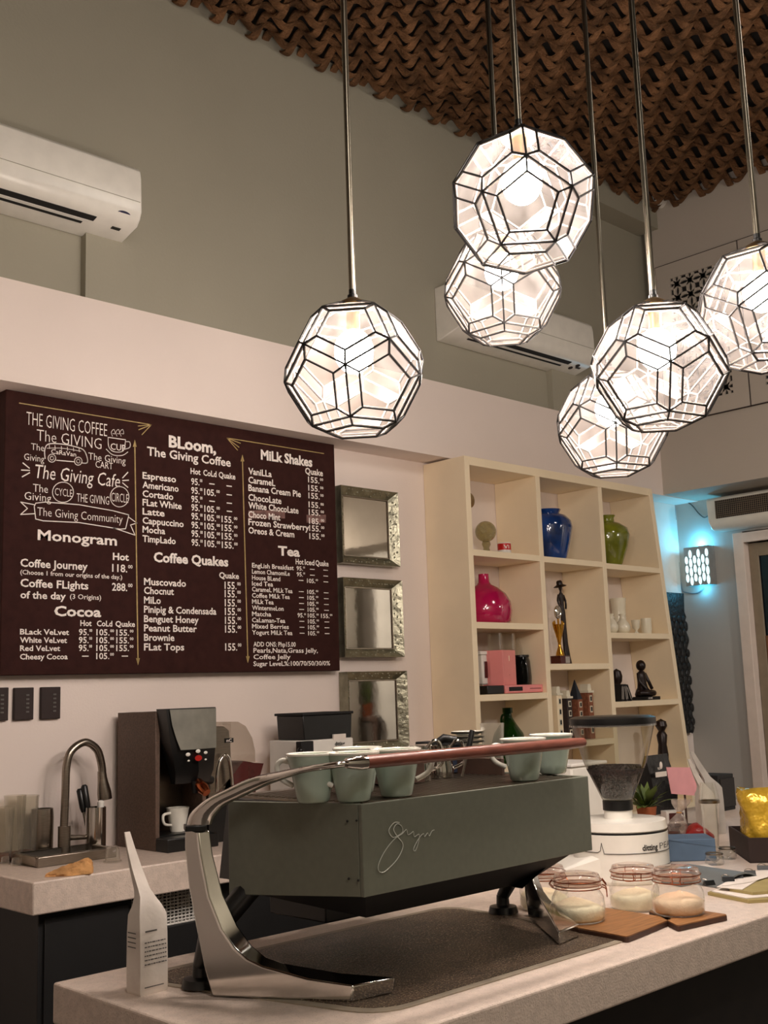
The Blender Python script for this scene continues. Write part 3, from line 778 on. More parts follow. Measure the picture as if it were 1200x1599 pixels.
pts = bez([fp(100,1292), fp(102,1240), fp(104,1196), fp(112,1172), fp(133,1159), fp(151,1170), fp(158,1190), fp(160,1208)], 7)
MB().tube(pts, 0.0165, 14).build('spout', m_steel, t)
b = fp(100, 1290)
MB().lathe([(0,0),(0.028,0),(0.026,f0.z*0+0.02),(0.026,b.z-f0.z),(0,b.z-f0.z)], (f0.x, FY, f0.z), 20).build('tap_body', m_steel, t)
MB().tube([fp(159,1204), fp(160,1216), fp(163,1238), fp(164,1248)], [0.018,0.020,0.030,0.030], 16).build('spray_head', m_steel, t)
MB().tube([fp(107,1308), fp(137,1307)], [0.012,0.009], 10).build('lever', m_steel, t)

# steel tumbler, utensil can, glasses
def stand(px, Y, z):
    y = 1330.
    for _ in range(6):
        q = wy(px, y, Y); c = V(q.x, Y, z)-EYE; y = CY-FPX*c.dot(UPV)/c.dot(FWD)
    q = wy(px, y, Y); return V(q.x, Y, z)
def base_at(px, py, z=ZB_, far=4.42):
    p = wz(px, py, z)
    return p if p.y < far else stand(px, far, z)
p = base_at(65, 1333); k = (p-EYE).dot(FWD)/FPX
t = thing('steel_tumbler', 'brushed steel tumbler left of the tap', 'tumbler', p)
MB().lathe([(0,0),(15*k,0),(17*k,8*k),(17.5*k,60*k),(16.5*k,74*k),(15*k,74*k),(15.5*k,20*k),(0,20*k)], p, 24).build('cup', m_steel, t)
p = base_at(149, 1332); k = (p-EYE).dot(FWD)/FPX
t = thing('utensil_can', 'steel can of bar utensils behind the tap', 'can', p)
MB().lathe([(0,0),(16*k,0),(16*k,70*k),(15*k,70*k),(15*k,6*k),(0,6*k)], p, 24).build('can', m_chrome, t)
for i, (dx, tx, hz, lab) in enumerate(((-8,-26,98,'black handled utensil leaning left in the steel can, the shorter one'), (-3,-19,104,'black handled utensil leaning left in the steel can, the taller one'), (6,8,80,'pale handled utensil standing in the steel can'))):
    u = thing('bar_utensil', lab, 'utensil', p+V(dx*k*.7,-dx*k*.7,0.02), 'utensils in the steel can')
    a = p+V(0,0,8*k)+RGT*dx*k; q = p+RGT*tx*k+V(0,0,hz*k)
    MB().tube([a, a.lerp(q,.6)], 0.006, 8).build('shaft', m_steel, u)
    MB().tube([a.lerp(q,.6), a.lerp(q,.68), q.lerp(a,.03), q], [0.010,0.014,0.014,0.008], 10).build('handle', m_black if i < 2 else m_whitem, u)
for i, (px, py, h, lab) in enumerate(((4,1330,82,'clear plastic cup cut off by the left edge, near the tap'),(22,1334,98,'clear plastic cup in front of the others, left of the steel tumbler'),(42,1326,95,'tall clear plastic cup just left of the steel tumbler'))):
    p = base_at(px, py); k = (p-EYE).dot(FWD)/FPX
    t = thing('plastic_cup', lab, 'cup', p, 'clear cups at the sink')
    MB().lathe([(0.0,0),(13*k,0),(17*k,h*k),(17.6*k,h*k),(17.6*k,(h+2)*k),(16.4*k,(h+2)*k),(12.4*k,2*k),(0,2*k)], p, 24).build('cup_wall', m_smoke, t)
    MB().lathe([(0,2.2*k),(12.0*k,2.2*k),(12.6*k,14*k),(0,14*k)], p, 20).build('drink_rest', glass('tea', (190,120,60), 0.4, 0.3, 0.4, (170,100,50)), t)
for i, (px, py, lab) in enumerate(((8,1350,'tiny upturned shot glass at the far left of the worktop'),(24,1352,'tiny shot glass second from the left edge'),(38,1350,'tiny shot glass nearest the sink rim'))):
    p = base_at(px, py); k = (p-EYE).dot(FWD)/FPX
    t = thing('shot_glass', lab, 'glass', p, 'shot glasses by the sink')
    MB().lathe([(0,0),(7*k,0),(5.4*k,12*k),(0,12.5*k)], p, 16).build('glass', m_smoke, t)
p = base_at(58, 1338); k = (p-EYE).dot(FWD)/FPX
t = thing('small_pot', 'small pale ceramic pot at the foot of the steel tumbler', 'pot', p)
MB().lathe([(0,0),(8*k,0),(10*k,8*k),(9.6*k,16*k),(8*k,16*k),(7*k,5*k),(0,5*k)], p, 20).build('pot', m_ceram, t)
MB().ball(p+V(0.3*k,-9*k,9*k), 2.2*k, 8, 6).build('spot', m_black, t)
# crumpled tan cloth
A = wz(72,1369,ZB_); B = wz(144,1364,ZB_)
t = thing('crumpled_cloth', 'crumpled tan cloth on the corner of the back worktop', 'cloth', (A+B)/2)
mb = MB(); rings = []
rr = random.Random(4)
for i in range(13):
    u = i/12; c = A.lerp(B, u); w = 0.006+0.024*math.sin(math.pi*min(1,u*.75+0.1)); h = 0.008+0.046*u**0.8*(1 if u < .92 else .7)
    r = []
    for q in range(14):
        a = math.pi*q/13
        j = 1+0.18*math.sin(q*2.3+i*1.1)
        r.append(c+V(-math.cos(a)*w*j*.7, -math.cos(a)*w*j*.7, 0.001+math.sin(a)*h*j))
    rings.append(r)
mb.loft(rings).build('cloth', m_tan, t, smooth=60)
# small upturned clear tub
p = base_at(176, 1346); k = (p-EYE).dot(FWD)/FPX
t = thing('clear_tub', 'small upturned clear plastic tub beside the tan cloth', 'tub', p)
MB().lathe([(0,0),(14*k,0),(14*k,2*k),(12*k,3*k),(10*k,20*k),(6*k,24*k),(0,25*k)], p, 24).build('tub', m_smoke, t)

# ---------------------------------------------------------------- coffee dispenser
def disp():
    a = wz(243, 1330, ZB_); X0, Y0 = a.x, a.y
    Yb = min(wx(183.5, 1200, X0).y, W-0.02)
    X1 = wy(322, 1200, Y0).x; top = wy(243, 1112, Y0).z
    t = thing('coffee_dispenser', 'tall brown and black hot drink dispenser beside the tap', 'dispenser', ((X0+X1)/2, (Y0+Yb)/2, ZB_))
    side = M('brown_speckled_side', (92,72,60), 0.55, var=0.15, vscale=120)
    h = top-ZB_
    MB().box((X0,Y0,ZB_),(X0+0.02,Yb,top)).box((X1-0.02,Y0,ZB_),(X1,Yb,top)).box((X0+0.02,Yb-0.1,ZB_),(X1-0.02,Yb,top)).box((X0+0.02,Y0,top-0.02),(X1-0.02,Yb-0.1,top)).build('side_panel', side, t, bevel=0.002)
    MB().box((X0+0.02, Y0+0.16, ZB_+0.06), (X1-0.02, Yb-0.1, top-0.02)).build('alcove_back', m_steel, t)
    zl = ZB_+h*0.47
    # bulging front housing: wide at the top, narrow below
    F = Y0-0.075
    def ring(z, x0, x1, y): return [V(x0,Y0,z),V(x0,y,z),V((x0+x1)/2,y-0.03,z),V(x1,y,z),V(x1,Y0,z)]
    wdt = X1-X0
    MB().loft([ring(zl,X0+wdt*.30,X1-wdt*.02,F+0.045), ring(zl+0.05,X0+wdt*.25,X1,F+0.02), ring(zl+h*.30,X0+wdt*.1,X1,F), ring(top+0.012,X0+0.004,X1,F)]).build('front_housing', m_black, t, smooth=20)
    gp = M('grey_display_panel', (120,118,108), 0.4, 0.0, var=0.08)
    def onf(u, z, o): 
        x = X0+wdt*u; xm = X0+wdt*.5+wdt*.04
        yy = F-0.03+abs(x-xm)/(wdt*.5)*0.03-0.003
        return V(x, yy-o, z)
    rows = []
    for z, a0, a1 in ((top+0.008,.06,.97),(top-h*.10,.10,.97),(top-h*.20,.17,.97),(top-h*.28,.24,.97)):
        rows.append([onf(a0+(a1-a0)*q/8, z, 0.007) for q in range(9)])
    mb = MB(); mb.loft(rows, False, False); mb.build('display_panel', gp, t)
    for (u, z, r, mt, nm) in ((.37,top-h*.315,.010,m_white,'button'),(.54,top-h*.295,.010,m_white,'button'),(.72,top-h*.31,.008,m_white,'button'),(.55,top-h*.345,.015,emit('red_button_glow',(210,50,40),0.25),'red_button'),(.38,top-h*.36,.005,m_white,'button'),(.72,top-h*.36,.005,m_white,'button')):
        MB().ball(onf(u,z,0.004), r, 12, 8, (1.2,.4,.8)).build(nm, mt, t)
    MB().box((X0+wdt*.16,F-0.014,top-h*.065),(X0+wdt*.32,F-0.006,top-h*.045)).build('badge', m_white, t)
    c = onf(.62, zl-0.012, -0.04)
    MB().lathe([(0,-0.03),(0.016,-0.03),(0.02,0.02),(0,0.02)], c, 14).build('nozzle', m_black, t)
    MB().box((X0,Y0-0.09,ZB_+0.0),(X1,Y0-0.001,ZB_+0.055)).build('drip_tray', m_black, t, bevel=0.004)
    m = thing('white_mug', 'white mug standing in the hot drink dispenser', 'mug', V(X0+wdt*.62, Y0+0.075, ZB_+0.0601))
    c = V(X0+wdt*.62, Y0+0.075, ZB_+0.061)
    MB().box((X0+0.021, Y0+0.001, ZB_+0.001), (X1-0.021, Y0+0.159, ZB_+0.06)).build('drip_base', m_black, t)
    MB().lathe([(0,0),(0.032,0),(0.05,0.10),(0.046,0.10),(0.03,0.008),(0,0.008)], c, 24).build('bowl', m_rim, m)
    MB().tube(bez([c+V(-.045,-.01,.08),c+V(-.085,-.02,.075),c+V(-.08,-.02,.04),c+V(-.04,-.01,.03)],5), 0.006, 8).build('handle', m_rim, m)
    return X1, Y0
dx1, dy0 = disp()
# steel appliance with a clear rounded cover
YM = 4.16
def mp(x, y, Y=YM): return wy(x, y, Y)
t = thing('juicer', 'steel appliance with clear rounded cover behind the espresso machine', 'appliance', V(mp(360,1250).x, YM+0.08, ZB_))
prof = [(326,1250),(326,1140),(331,1134),(350,1134),(358,1140),(360,1160),(364,1250)]
MB().prism([mp(x,y) for x,y in prof], (0,0.18,0)).build('steel_body', m_steel, t, smooth=30, bevel=0.004)
prof = [(361,1190),(361,1127),(372,1127),(384,1134),(394,1152),(398.5,1172),(399,1190)]
MB().prism([mp(x,y,YM+.01) for x,y in prof], (0,0.16,0)).build('clear_cover', m_cover, t, smooth=40)
MB().prism([mp(x,y) for x,y in ((326,1252),(395,1252),(412,1192),(398,1191),(380,1188),(364,1210))], (0,0.16,0)).build('maroon_hopper', m_maroon, t)
MB().tube(bez([mp(339,1236,4.13),mp(340,1206,4.13),mp(345,1186,4.13),mp(353,1179,4.13),mp(359,1190,4.13),mp(363,1226,4.13)],6), 0.008, 10).build('handle', m_chrome, t)
b0 = mp(326,1251); b1 = mp(395,1251)
MB().box((b0.x, YM, ZB_), (b1.x, YM+0.18, b0.z+0.01)).build('base', m_black, t)
MB().box((mp(351,1153).x, YM-0.004, mp(351,1160).z),(mp(364,1153).x, YM-0.001, mp(351,1153).z)).build('badge', m_black, t)
mb = MB(); put_text(mb, 'nC', mp(353,1159).x, mp(361,1159).x, mp(353,1158.6).z, 0.013, 0.01, lambda u, w: V(u, YM-0.005, w)); mb.build('badge_lettering', m_letter, t, smooth=0)
p = wy(318, 1236, 4.02)
MB().tube([wy(309,1222,4.08), wy(318,1232,4.04), wy(323,1238,4.02)], [0.022,0.026,0.018], 14).build('copper_spout', m_copper, t)
MB().tube([wy(303,1212,4.1), wy(330,1218,4.14)], 0.018, 10).build('spout_arm', m_black, t)

# ---------------------------------------------------------------- second grinder: black hopper on white body
G2 = 4.12
def g2(x, y): return wy(x, y, G2)
t = thing('shop_grinder', 'white coffee grinder with black box hopper behind the cups', 'grinder', V(g2(512,1200).x, G2+0.1, ZB_))
a, b = g2(470,1157), g2(552,1157)
MB().box((a.x, G2, ZB_), (b.x, G2+0.24, a.z)).build('body', m_whitem, t, bevel=0.006)
a2, b2 = g2(476,1157), g2(552,1114)
MB().prism([V(a2.x+.008,G2+.01,a.z+.001), V(b2.x-.008,G2+.01,a.z+.001), V(b2.x,G2+.01,b2.z), V(a2.x,G2+.01,b2.z)], (0,0.2,0)).build('hopper', m_black, t, bevel=0.004)
MB().box((a2.x-.006, G2+.004, b2.z), (b2.x+.006, G2+.22, b2.z+0.012)).build('hopper_lid', m_blackm, t, bevel=0.003)
q0, q1 = g2(521,1156), g2(540,1145.5)
MB().box((q0.x, G2-0.002, q0.z), (q1.x, G2+0.008, q1.z)).build('paper_label', m_paper, t)
mb = MB(); q0, q1 = g2(523,1164.5), g2(538.5,1164.5)
put_text(mb, 'ditting', q0.x, q1.x, q0.z, 0.018, 0.03, lambda u, w: V(u, G2-0.0015, w)); mb.build('maker_lettering', m_inkb, t, smooth=0)
k0 = g2(461,1172)
MB().obox(g2(472,1166)+V(0,-.02,0), (0.075,0.04,0.05)).build('control_box', m_blackm, t, bevel=0.003)
MB().ball(k0+V(0,-.04,0), 0.016, 12, 8).build('knob', m_black, t)

# ================================================================== CREAM SHELF UNIT
F, Bk = 4.17, W-0.002
def fx(px, py=800): return wy(px, py, F)
zt = 1.59+1.318
t = thing('shelf_unit', 'cream open shelf unit full of vases and ornaments', 'shelf unit', (5.6, 4.33, 0))
XL, XA, XB2 = 4.648, 5.285, 5.925
PT = 0.042
def xr_at(z): return 6.515 + (2.885 - z)*0.128                # the right side leans outwards
MB().box((XL, F, 0), (XL+PT, Bk, zt)).build('side_panel', m_cream, t, bevel=0.002)
mb = MB(); mb.prism([V(xr_at(0),F,0), V(xr_at(0)+PT,F,0), V(xr_at(zt)+PT,F,zt), V(xr_at(zt),F,zt)], (0, Bk-F, 0)); mb.build('side_panel', m_cream, t, bevel=0.002)
MB().box((XL+PT, F, zt-0.05), (xr_at(zt), S-0.001, zt)).box((XL+PT, S-0.001, zt-0.05), (xr_at(zt), Bk, zt-0.001)).build('top_panel', m_cream, t, bevel=0.002)
def shelf_z(px, py): return fx(px, py).z
SH = {}
def shelf(col, x0, x1, zf, th=0.036):
    MB().box((x0, F+0.001, zf-th), (x1, Bk, zf)).build('shelf', m_cream, t, bevel=0.0015); SH.setdefault(col, []).append(zf)
MB().box((XA, F, 0), (XA+PT, Bk, zt-0.05)).build('divider', m_cream, t, bevel=0.002)
MB().box((XB2, F, 0), (XB2+PT, Bk, zt-0.05)).build('divider', m_cream, t, bevel=0.002)
for z in (shelf_z(740.5,857.5), shelf_z(746,971), shelf_z(752.7,1085), shelf_z(757,1200), 0.9, 0.45, 0.1): shelf('a', XL+PT, XA, z)
for z in (shelf_z(850.7,868.5), shelf_z(861,1036.5), shelf_z(870,1160), 0.85, 0.45, 0.1): shelf('b', XA+PT, XB2, z)
for z in (shelf_z(945,879), shelf_z(953,987.5), shelf_z(963,1096), shelf_z(970,1215), 0.8, 0.45, 0.1): shelf('c', XB2+PT, xr_at(z)+0.003, z)
SH = {k: v for k, v in SH.items()}
def on_shelf(px, z, Y, py=None):
    """floor point of a thing that stands on shelf height z at depth Y below picture column px"""
    y = CY
    for _ in range(6):
        p = wy(px, y, Y)
        d = p; c = (V(p.x, Y, z)-EYE)
        y = CY - FPX*c.dot(UPV)/c.dot(FWD)
    p = wy(px, y, Y); return V(p.x, Y, z), c.dot(FWD)/FPX
# vases
def vase(name, label, px, z, Y, prof, mat, cat='vase'):
    p, k = on_shelf(px, z, Y)
    t = thing(name, label, cat, p)
    body = MB().lathe([(r*k, h*k) for r, h in prof], p, 40).build('body', mat, t, smooth=60)
    return t, p, k
ga, gb, gc = SH['a'][0], SH['b'][0], SH['c'][0]
vase('blue_vase', 'glossy blue round vase on the top middle shelf', 860, gb, 4.33, [(0,0),(23,0),(26,4),(33,30),(37.5,52),(36,62),(28,71),(20,73.5),(18,76),(21,81),(19,81),(16,76),(20,70),(0,66)], m_blue)
vase('green_vase', 'olive green round vase on the top right shelf', 953, gc, 4.33, [(0,0),(17,0),(20,5),(30,32),(34,50),(31,61),(20,69),(11.5,72),(11,78),(13.5,82),(11.5,82),(9,78),(9,71),(0,66)], m_green)
t, p, k = vase('magenta_vase', 'magenta flask vase with narrow neck on the left shelf', 759, SH['a'][1], 4.33, [(0,0),(36,0),(40,4),(42.5,20),(41,34),(34,47),(22,57),(12,62),(9,66),(8.2,79),(6.4,79),(6.2,66),(0,58)], m_pink)
# bubble-glass globe on a foot
p, k = on_shelf(760.5, ga, 4.30)
t = thing('glass_globe', 'bubbled clear glass globe on a foot, top left shelf', 'ornament', p)
m_bub = glass('bubbled_glass', (214,210,180), 0.9, 0.55, 0.2, (196,190,160), 0.1, 0.8)
MB().ball(p+V(0,0,36*k), 16.5*k, 28, 20).build('globe', m_bub, t)
MB().lathe([(0,0),(13*k,0),(12*k,2*k),(6*k,5*k),(4.5*k,10*k),(7*k,16*k),(6*k,20*k),(0,21*k)], p, 24).build('foot', m_bub, t)
# red and white tin
p, k = on_shelf(788.5, ga, 4.28)
t = thing('small_tin', 'small red and white tin beside the glass globe', 'tin', p)
MB().lathe([(0,0),(10.5*k,0),(10.5*k,8*k),(0,8*k)], p, 28).build('lower_band', m_whitem, t)
MB().lathe([(0,8*k),(10.5*k,8*k),(10.5*k,18*k),(0,18*k)], p, 28).build('upper_band', m_red, t)
MB().lathe([(0,18*k),(10.7*k,18*k),(10.7*k,19.5*k),(0,19.5*k)], p, 28).build('lid', m_whitem, t)
mb = MB()
fa = math.atan2(-p.y,-p.x)
for s, u0, u1, zz in (('Vi', 1*k, 5.6*k, 10*k),):
    put_text(mb, s, -1*k, 8.5*k, p.z+10*k, 5.5*k, 0.02, lambda u, w: V(p.x+math.cos(fa+u/(10.5*k))*10.62*k, p.y+math.sin(fa+u/(10.5*k))*10.62*k, w))
mb.build('tin_lettering', m_letter, t, smooth=0)
# brass plate on the wall
c = wy(733, 781, W-0.012)
t = thing('brass_plate', 'round brass plate on the wall, half hidden at the top left shelf', 'plate', V(c.x, W-0.002, c.z))
MB().lathe([(0,0),(0.05,0),(0.048,0.012),(0.03,0.007),(0.012,0.018),(0,0.018)], (0,0,0), 28).xform(Matrix.Translation(V(c.x, W-0.002, c.z)) @ Matrix.Rotation(math.radians(90), 4, 'X')).build('plate', m_brass, t)
# trophy
p, k = on_shelf(876, SH['b'][1], 4.27)
t = thing('gold_trophy', 'gold cup trophy on a maroon base, middle shelf', 'trophy', p)
MB().obox(p+V(0,0,6.5*k), (24*k,20*k,13*k), 0.0).build('plinth', m_maroon, t, bevel=0.002)
MB().obox(p+V(5*k,-10.2*k,6.5*k), (11*k,0.6*k,10*k)).build('plaque', m_chrome, t)
MB().lathe([(0,13*k),(7*k,13*k),(6*k,18*k),(3*k,26*k),(2.4*k,33*k),(3.4*k,36*k),(0,36*k)], p, 20).build('stem', m_goldm, t)
MB().lathe([(0,36*k),(3*k,36*k),(6*k,48*k),(9*k,62*k),(8*k,62*k),(4*k,46*k),(0,42*k)], p, 20).build('cup', m_goldm, t)
for s in (-1, 1):
    MB().tube(bez([p+V(s*5*k,0,44*k),p+V(s*11*k,0,56*k),p+V(s*13*k,0,65*k),p+V(s*8*k,0,61*k)],6), 1.3*k, 8).build('handle', m_goldm, t)
    MB().prism([p+V(s*6*k,-1*k,42*k),p+V(s*12*k,-1*k,66*k),p+V(s*9*k,-1*k,68*k),p+V(s*3.5*k,-1*k,42*k)], (0,2*k,0)).build('wing', m_goldm, t)
MB().tube([p+V(0,0,60*k),p+V(0,0,72*k)], 1.5*k, 8).build('post', m_goldm, t)
mb = MB(); mb.tube([p+V(math.cos(a)*6*k,0,81*k+math.sin(a)*8.5*k) for a in [2*math.pi*q/18 for q in range(18)]], 2.2*k, 8, True).ball(p+V(0,0,81*k), 4*k, 12, 8, (1,.5,1.2)); mb.build('medal_wreath', m_chrome, t)
# slender woman statue
p, k = on_shelf(886, SH['b'][1], 4.38)
t = thing('lady_statue', 'tall slender bronze statue of a woman in a wide hat', 'statue', p)
H = 132*k
prof = [(0,11,7),(.02,11,7),(.10,8.5,6.5),(.25,6.5,5.5),(.45,6,5),(.55,6.6,5.2),(.62,6.8,5.4),(.68,5,4.2),(.73,5.4,4.4),(.80,6.8,4.4),(.835,6.2,4),(.855,2.6,2.4),(.875,2.3,2.3),(.89,3.2,3.4),(.92,4.0,4.2),(.945,3.6,3.8),(.955,1.0,1.0)]
rings = []
for u, a, b_ in prof:
    off = -7*u**1.5*k + 3*k*(u < .2)*(1-u*5)
    rings.append([p+V(off+a*k*.72*math.cos(q), b_*k*.72*math.sin(q), u*H) for q in [2*math.pi*i/18 for i in range(18)]])
MB().loft(rings).build('figure', m_bronze, t, smooth=60)
hc = p+V(-7.0*k,0,.945*H)
MB().lathe([(0,-1*k),(10*k,-3*k),(10.5*k,-2.4*k),(5*k,0.5*k),(4.6*k,5*k),(3*k,7*k),(0,7.4*k)], (0,0,0), 24).xform(Matrix.Translation(hc) @ Matrix.Rotation(math.radians(-14), 4, 'Y')).build('hat', m_bronze, t)
for s in (-1, 1):
    MB().tube(bez([p+V(-5.6*k+s*5.5*k,0,.825*H),p+V(-5.3*k+s*9.5*k,-1*k,.74*H),p+V(-4.6*k+s*6*k,-3*k,.66*H)],6), [2*k]*6+[1.6*k]*7, 8).build('arm', m_bronze, t)
# white ceramics
zc2 = SH['c'][1]
vase('tall_white_vase', 'tall straight white vase behind the small ceramic jugs', 969, zc2, 4.42, [(0,0),(11,0),(12.5,14),(11,26),(11,40),(12.5,58),(11,58),(9.5,40),(0,30)], m_ceram)
for px, Y, lab in ((955.5,4.27,'left round white ceramic jug with a beaked lip'),(974,4.27,'right round white ceramic jug with a beaked lip')):
    t, p, k = vase('white_jug', lab, px, zc2, Y, [(0,0),(7,0),(10.5,5),(11.5,11),(9,17),(5.4,22),(4.2,27),(6,31),(4.4,31),(3,27),(0,20)], m_ceram, 'jug'); t['group'] = 'white ceramic jugs'
    MB().prism([p+V(3*k,-1.6*k,30*k),p+V(10*k,-1*k,25*k),p+V(3.4*k,-1.6*k,24*k)], (0,3*k,0)).build('lip', m_ceram, t)
vase('white_goblet', 'small white footed goblet beside the ceramic jugs', 994.5, zc2, 4.27, [(0,0),(5,0),(4.4,1.6),(1.8,4),(1.8,6),(5.4,10),(7,22),(6,22),(4,10),(0,9)], m_ceram, 'goblet')
vase('white_tumbler', 'plain white ceramic tumbler at the right of the goblet', 1011, zc2, 4.27, [(0,0),(7,0),(8.2,8),(8,25),(6.8,25),(6.6,4),(0,4)], m_ceram, 'tumbler')
# pink coffee maker
p, k = on_shelf(800, SH['a'][2], 4.31)
t = thing('pink_coffee_maker', 'pink and black drip coffee maker on the left shelf', 'coffee maker', p)
def px_on(px, py, Y): return wy(px, py, Y)
Yf = 4.20
def q(x, y, Y=Yf): return wy(740+x/7.5, 960+y/7.5, Y)
z0 = SH['a'][2]
zb = z0+13*k
MB().box((q(178,850).x, Yf+.01, z0+0.002), (q(375,850).x, Yf+.24, zb)).build('black_base', m_black, t, bevel=0.004)
MB().box((q(375,850).x, Yf, z0+0.002), (q(815,850).x, Yf+.24, zb)).build('front_base', m_ppink, t, bevel=0.006)
MB().box((q(815,850).x, Yf+.002, z0+0.004), (q(832,850).x, Yf+.235, zb-.002)).build('base_end', m_black, t, bevel=0.003)
MB().box((q(415,850).x, Yf-.003, z0+4*k), (q(570,850).x, Yf+.01, z0+10*k)).build('switch_strip', m_blackm, t)
MB().box((q(660,850).x, Yf-.002, z0+6.5*k), (q(790,850).x, Yf+.01, z0+7.3*k)).build('slot', m_maroon, t)
ztop = q(340,408).z
MB().prism([V(q(195,600,Yf+.10).x,Yf+.10,zb), V(q(345,600,Yf+.03).x,Yf+.03,zb), V(q(495,600,Yf+.07).x,Yf+.07,zb), V(q(495,600,Yf+.07).x,Yf+.2,zb), V(q(195,600,Yf+.10).x,Yf+.2,zb)], (0,0,ztop-zb)).build('tower', m_ppink, t, smooth=0, bevel=0.002)
MB().obox((q(432,640,Yf+.045).x, Yf+.052, q(432,505).z), (0.012,0.004,0.032), math.radians(30)).build('emblem', m_cream, t, bevel=0.002)
mb = MB(); a = q(410,710,Yf+.05)
put_text(mb, 'stk', a.x, a.x+.018, a.z, 0.008, 0.0, lambda u, w: V(u, Yf+.038+(u-a.x)*.5+0.006, w)); mb.build('maker_mark', m_maroon, t, smooth=0)
MB().prism([V(q(150,600,Yf+.13).x,Yf+.12,zb), V(q(194,600,Yf+.11).x,Yf+.101,zb), V(q(194,600,Yf+.11).x,Yf+.22,zb), V(q(150,600,Yf+.13).x,Yf+.22,zb)], (0,0,(ztop-zb)*.85)).build('back_casing', m_black, t, bevel=0.003)
zq = q(340,195).z
for xa, xb in ((205,350),(365,500)):
    c = V((q(xa,300,Yf+.1).x+q(xb,300,Yf+.1).x)/2, Yf+.12, ztop+.001); r = (q(xb,300,Yf+.1).x-q(xa,300,Yf+.1).x)/2*.8
    MB().lathe([(0,0),(r,0),(r*1.02,zq-ztop-.004),(r*.9,zq-ztop-.004),(r*.88,.006),(0,.006)], c, 24).build('clear_tank', m_smoke, t)
c = V(q(595,700,Yf+.1).x, Yf+.12, zb+.001); r = 0.056
hh = q(600,470).z-zb
MB().lathe([(0,0),(r,0),(r*1.05,hh*.25),(r*.95,hh*.8),(r*.8,hh*.95),(r*.78,hh*.95),(r*.9,hh*.8),(r,hh*.1),(0,.006)], c, 28).build('carafe', glass('dark_carafe', (96,98,92), 0.9, 0.5, .12, (60,60,56)), t)
MB().lathe([(0,hh*.95),(r*.86,hh*.95),(r*.86,hh*1.02),(0,hh*1.03)], c, 24).build('carafe_lid', m_black, t)
MB().tube(bez([c+V(r*.8,-.02,hh*.92),c+V(r*1.7,-.03,hh*.85),c+V(r*1.7,-.03,hh*.3),c+V(r*1.0,-.02,hh*.15)],6), 0.007, 8).build('carafe_handle', m_black, t)
MB().lathe([(0,hh*1.04),(.03,hh*1.04),(.022,hh*1.3),(.006,hh*1.62),(0,hh*1.62)], c+V(-.02,0,0), 18).build('filter_cone', m_smoke, t)
# white gadget at the left behind the pink one
zwg = q(120,455).z
p = V(q(95,800,4.37).x, 4.37, z0)
t = thing('white_gadget', 'white kitchen gadget with chrome foot left of the pink coffee maker', 'appliance', p)
MB().obox(p+V(0,0,.03), (.10,.1,.056)).build('chrome_foot', m_chrome, t, bevel=.004)
MB().obox(p+V(0,0,.058+(zwg-z0-.058)/2), (.085,.09,zwg-z0-.058)).build('body', m_whitem, t, bevel=.006)
MB().obox(p+V(.0,-.046,(zwg-z0)*.62), (.045,.006,(zwg-z0)*.42)).build('window', m_maroon, t, bevel=.002)
MB().obox(p+V(0,0,zwg-z0+.01), (.11,.1,.02)).build('top_lip', m_whitem, t, bevel=.003)
# green glass demijohn
p, k = on_shelf(797, SH['a'][3], 4.33)
zt_ = wy(797, 1105, 4.33).z-p.z
t = thing('green_bottle', 'green glass jug bottle with ring handle, lower left shelf', 'bottle', p)
prof = [(0,0),(.085,0),(.095,.02),(.1,.12),(.085,.17),(.05,.22),(.026,.26),(.022,zt_-.03),(.03,zt_-.03),(.03,zt_),(.018,zt_),(.018,.25),(0,.2)]
MB().lathe(prof, p, 32).build('bottle_body', m_dgreen, t, smooth=60)
MB().tube([p+V(-.036+math.cos(a)*.024,0,zt_-.075+math.sin(a)*.038) for a in [2*math.pi*i/16 for i in range(16)]], .007, 8, True).build('ring_handle', m_dgreen, t)
# seated figurine on a book, small dark ornament, labelled books
z3 = SH['c'][2]
p, k = on_shelf(1006, z3, 4.30)
t = thing('black_book', 'flat black book under the seated figurine', 'book', p)
MB().obox(p+V(0,0,2.6*k), (36*k,.16,5*k)).build('cover', m_blackm, t, bevel=.002)
mb = MB(); put_text(mb, 'ROME', p.x-15*k, p.x-4*k, p.z+1.6*k, 2.6*k, .01, lambda u, w: V(u, p.y-.0812, w)); mb.build('spine_lettering', m_letter, t, smooth=0)
pb = p+V(0,0,5.2*k)
t = thing('seated_figurine', 'black seated cross-legged figurine on the flat black book', 'figurine', pb)
mb = MB(); rings = []
for u, a, b_, ox in ((0,13,12,0),(.06,14,13,0),(.16,12,11,0),(.24,8.5,8,-1),(.36,8,6.5,-2),(.5,9,6.5,-2),(.60,9.5,6,-2),(.66,6,4.6,-2),(.69,3,3,-2),(.73,3,3,-2)):
    rings.append([pb+V((ox+a*math.cos(q_))*k, b_*k*math.sin(q_), u*58*k) for q_ in [2*math.pi*i/20 for i in range(20)]])
mb.loft(rings); mb.build('figure', m_bronze, t, smooth=60)
MB().ball(pb+V(-2*k,0,48*k), 7.6*k, 18, 14, (1,1,1.12)).build('head', m_bronze, t)
for s in (-1, 1):
    MB().tube(bez([pb+V((-2+s*9)*k,0,36*k),pb+V((-2+s*12)*k,-4*k,24*k),pb+V(s*8*k,-11*k,12*k)],6), 2.6*k, 10).build('arm', m_bronze, t)
    MB().tube(bez([pb+V(s*4*k,-4*k,6*k),pb+V(s*17*k,-5*k,6*k),pb+V(s*9*k,-13*k,5*k),pb+V(-s*3*k,-14*k,4.5*k)],6), 4.4*k, 10).build('leg', m_bronze, t)
p, k = on_shelf(966, z3, 4.40)
t = thing('dark_bust', 'dark ornament head left of the seated figurine', 'ornament', p)
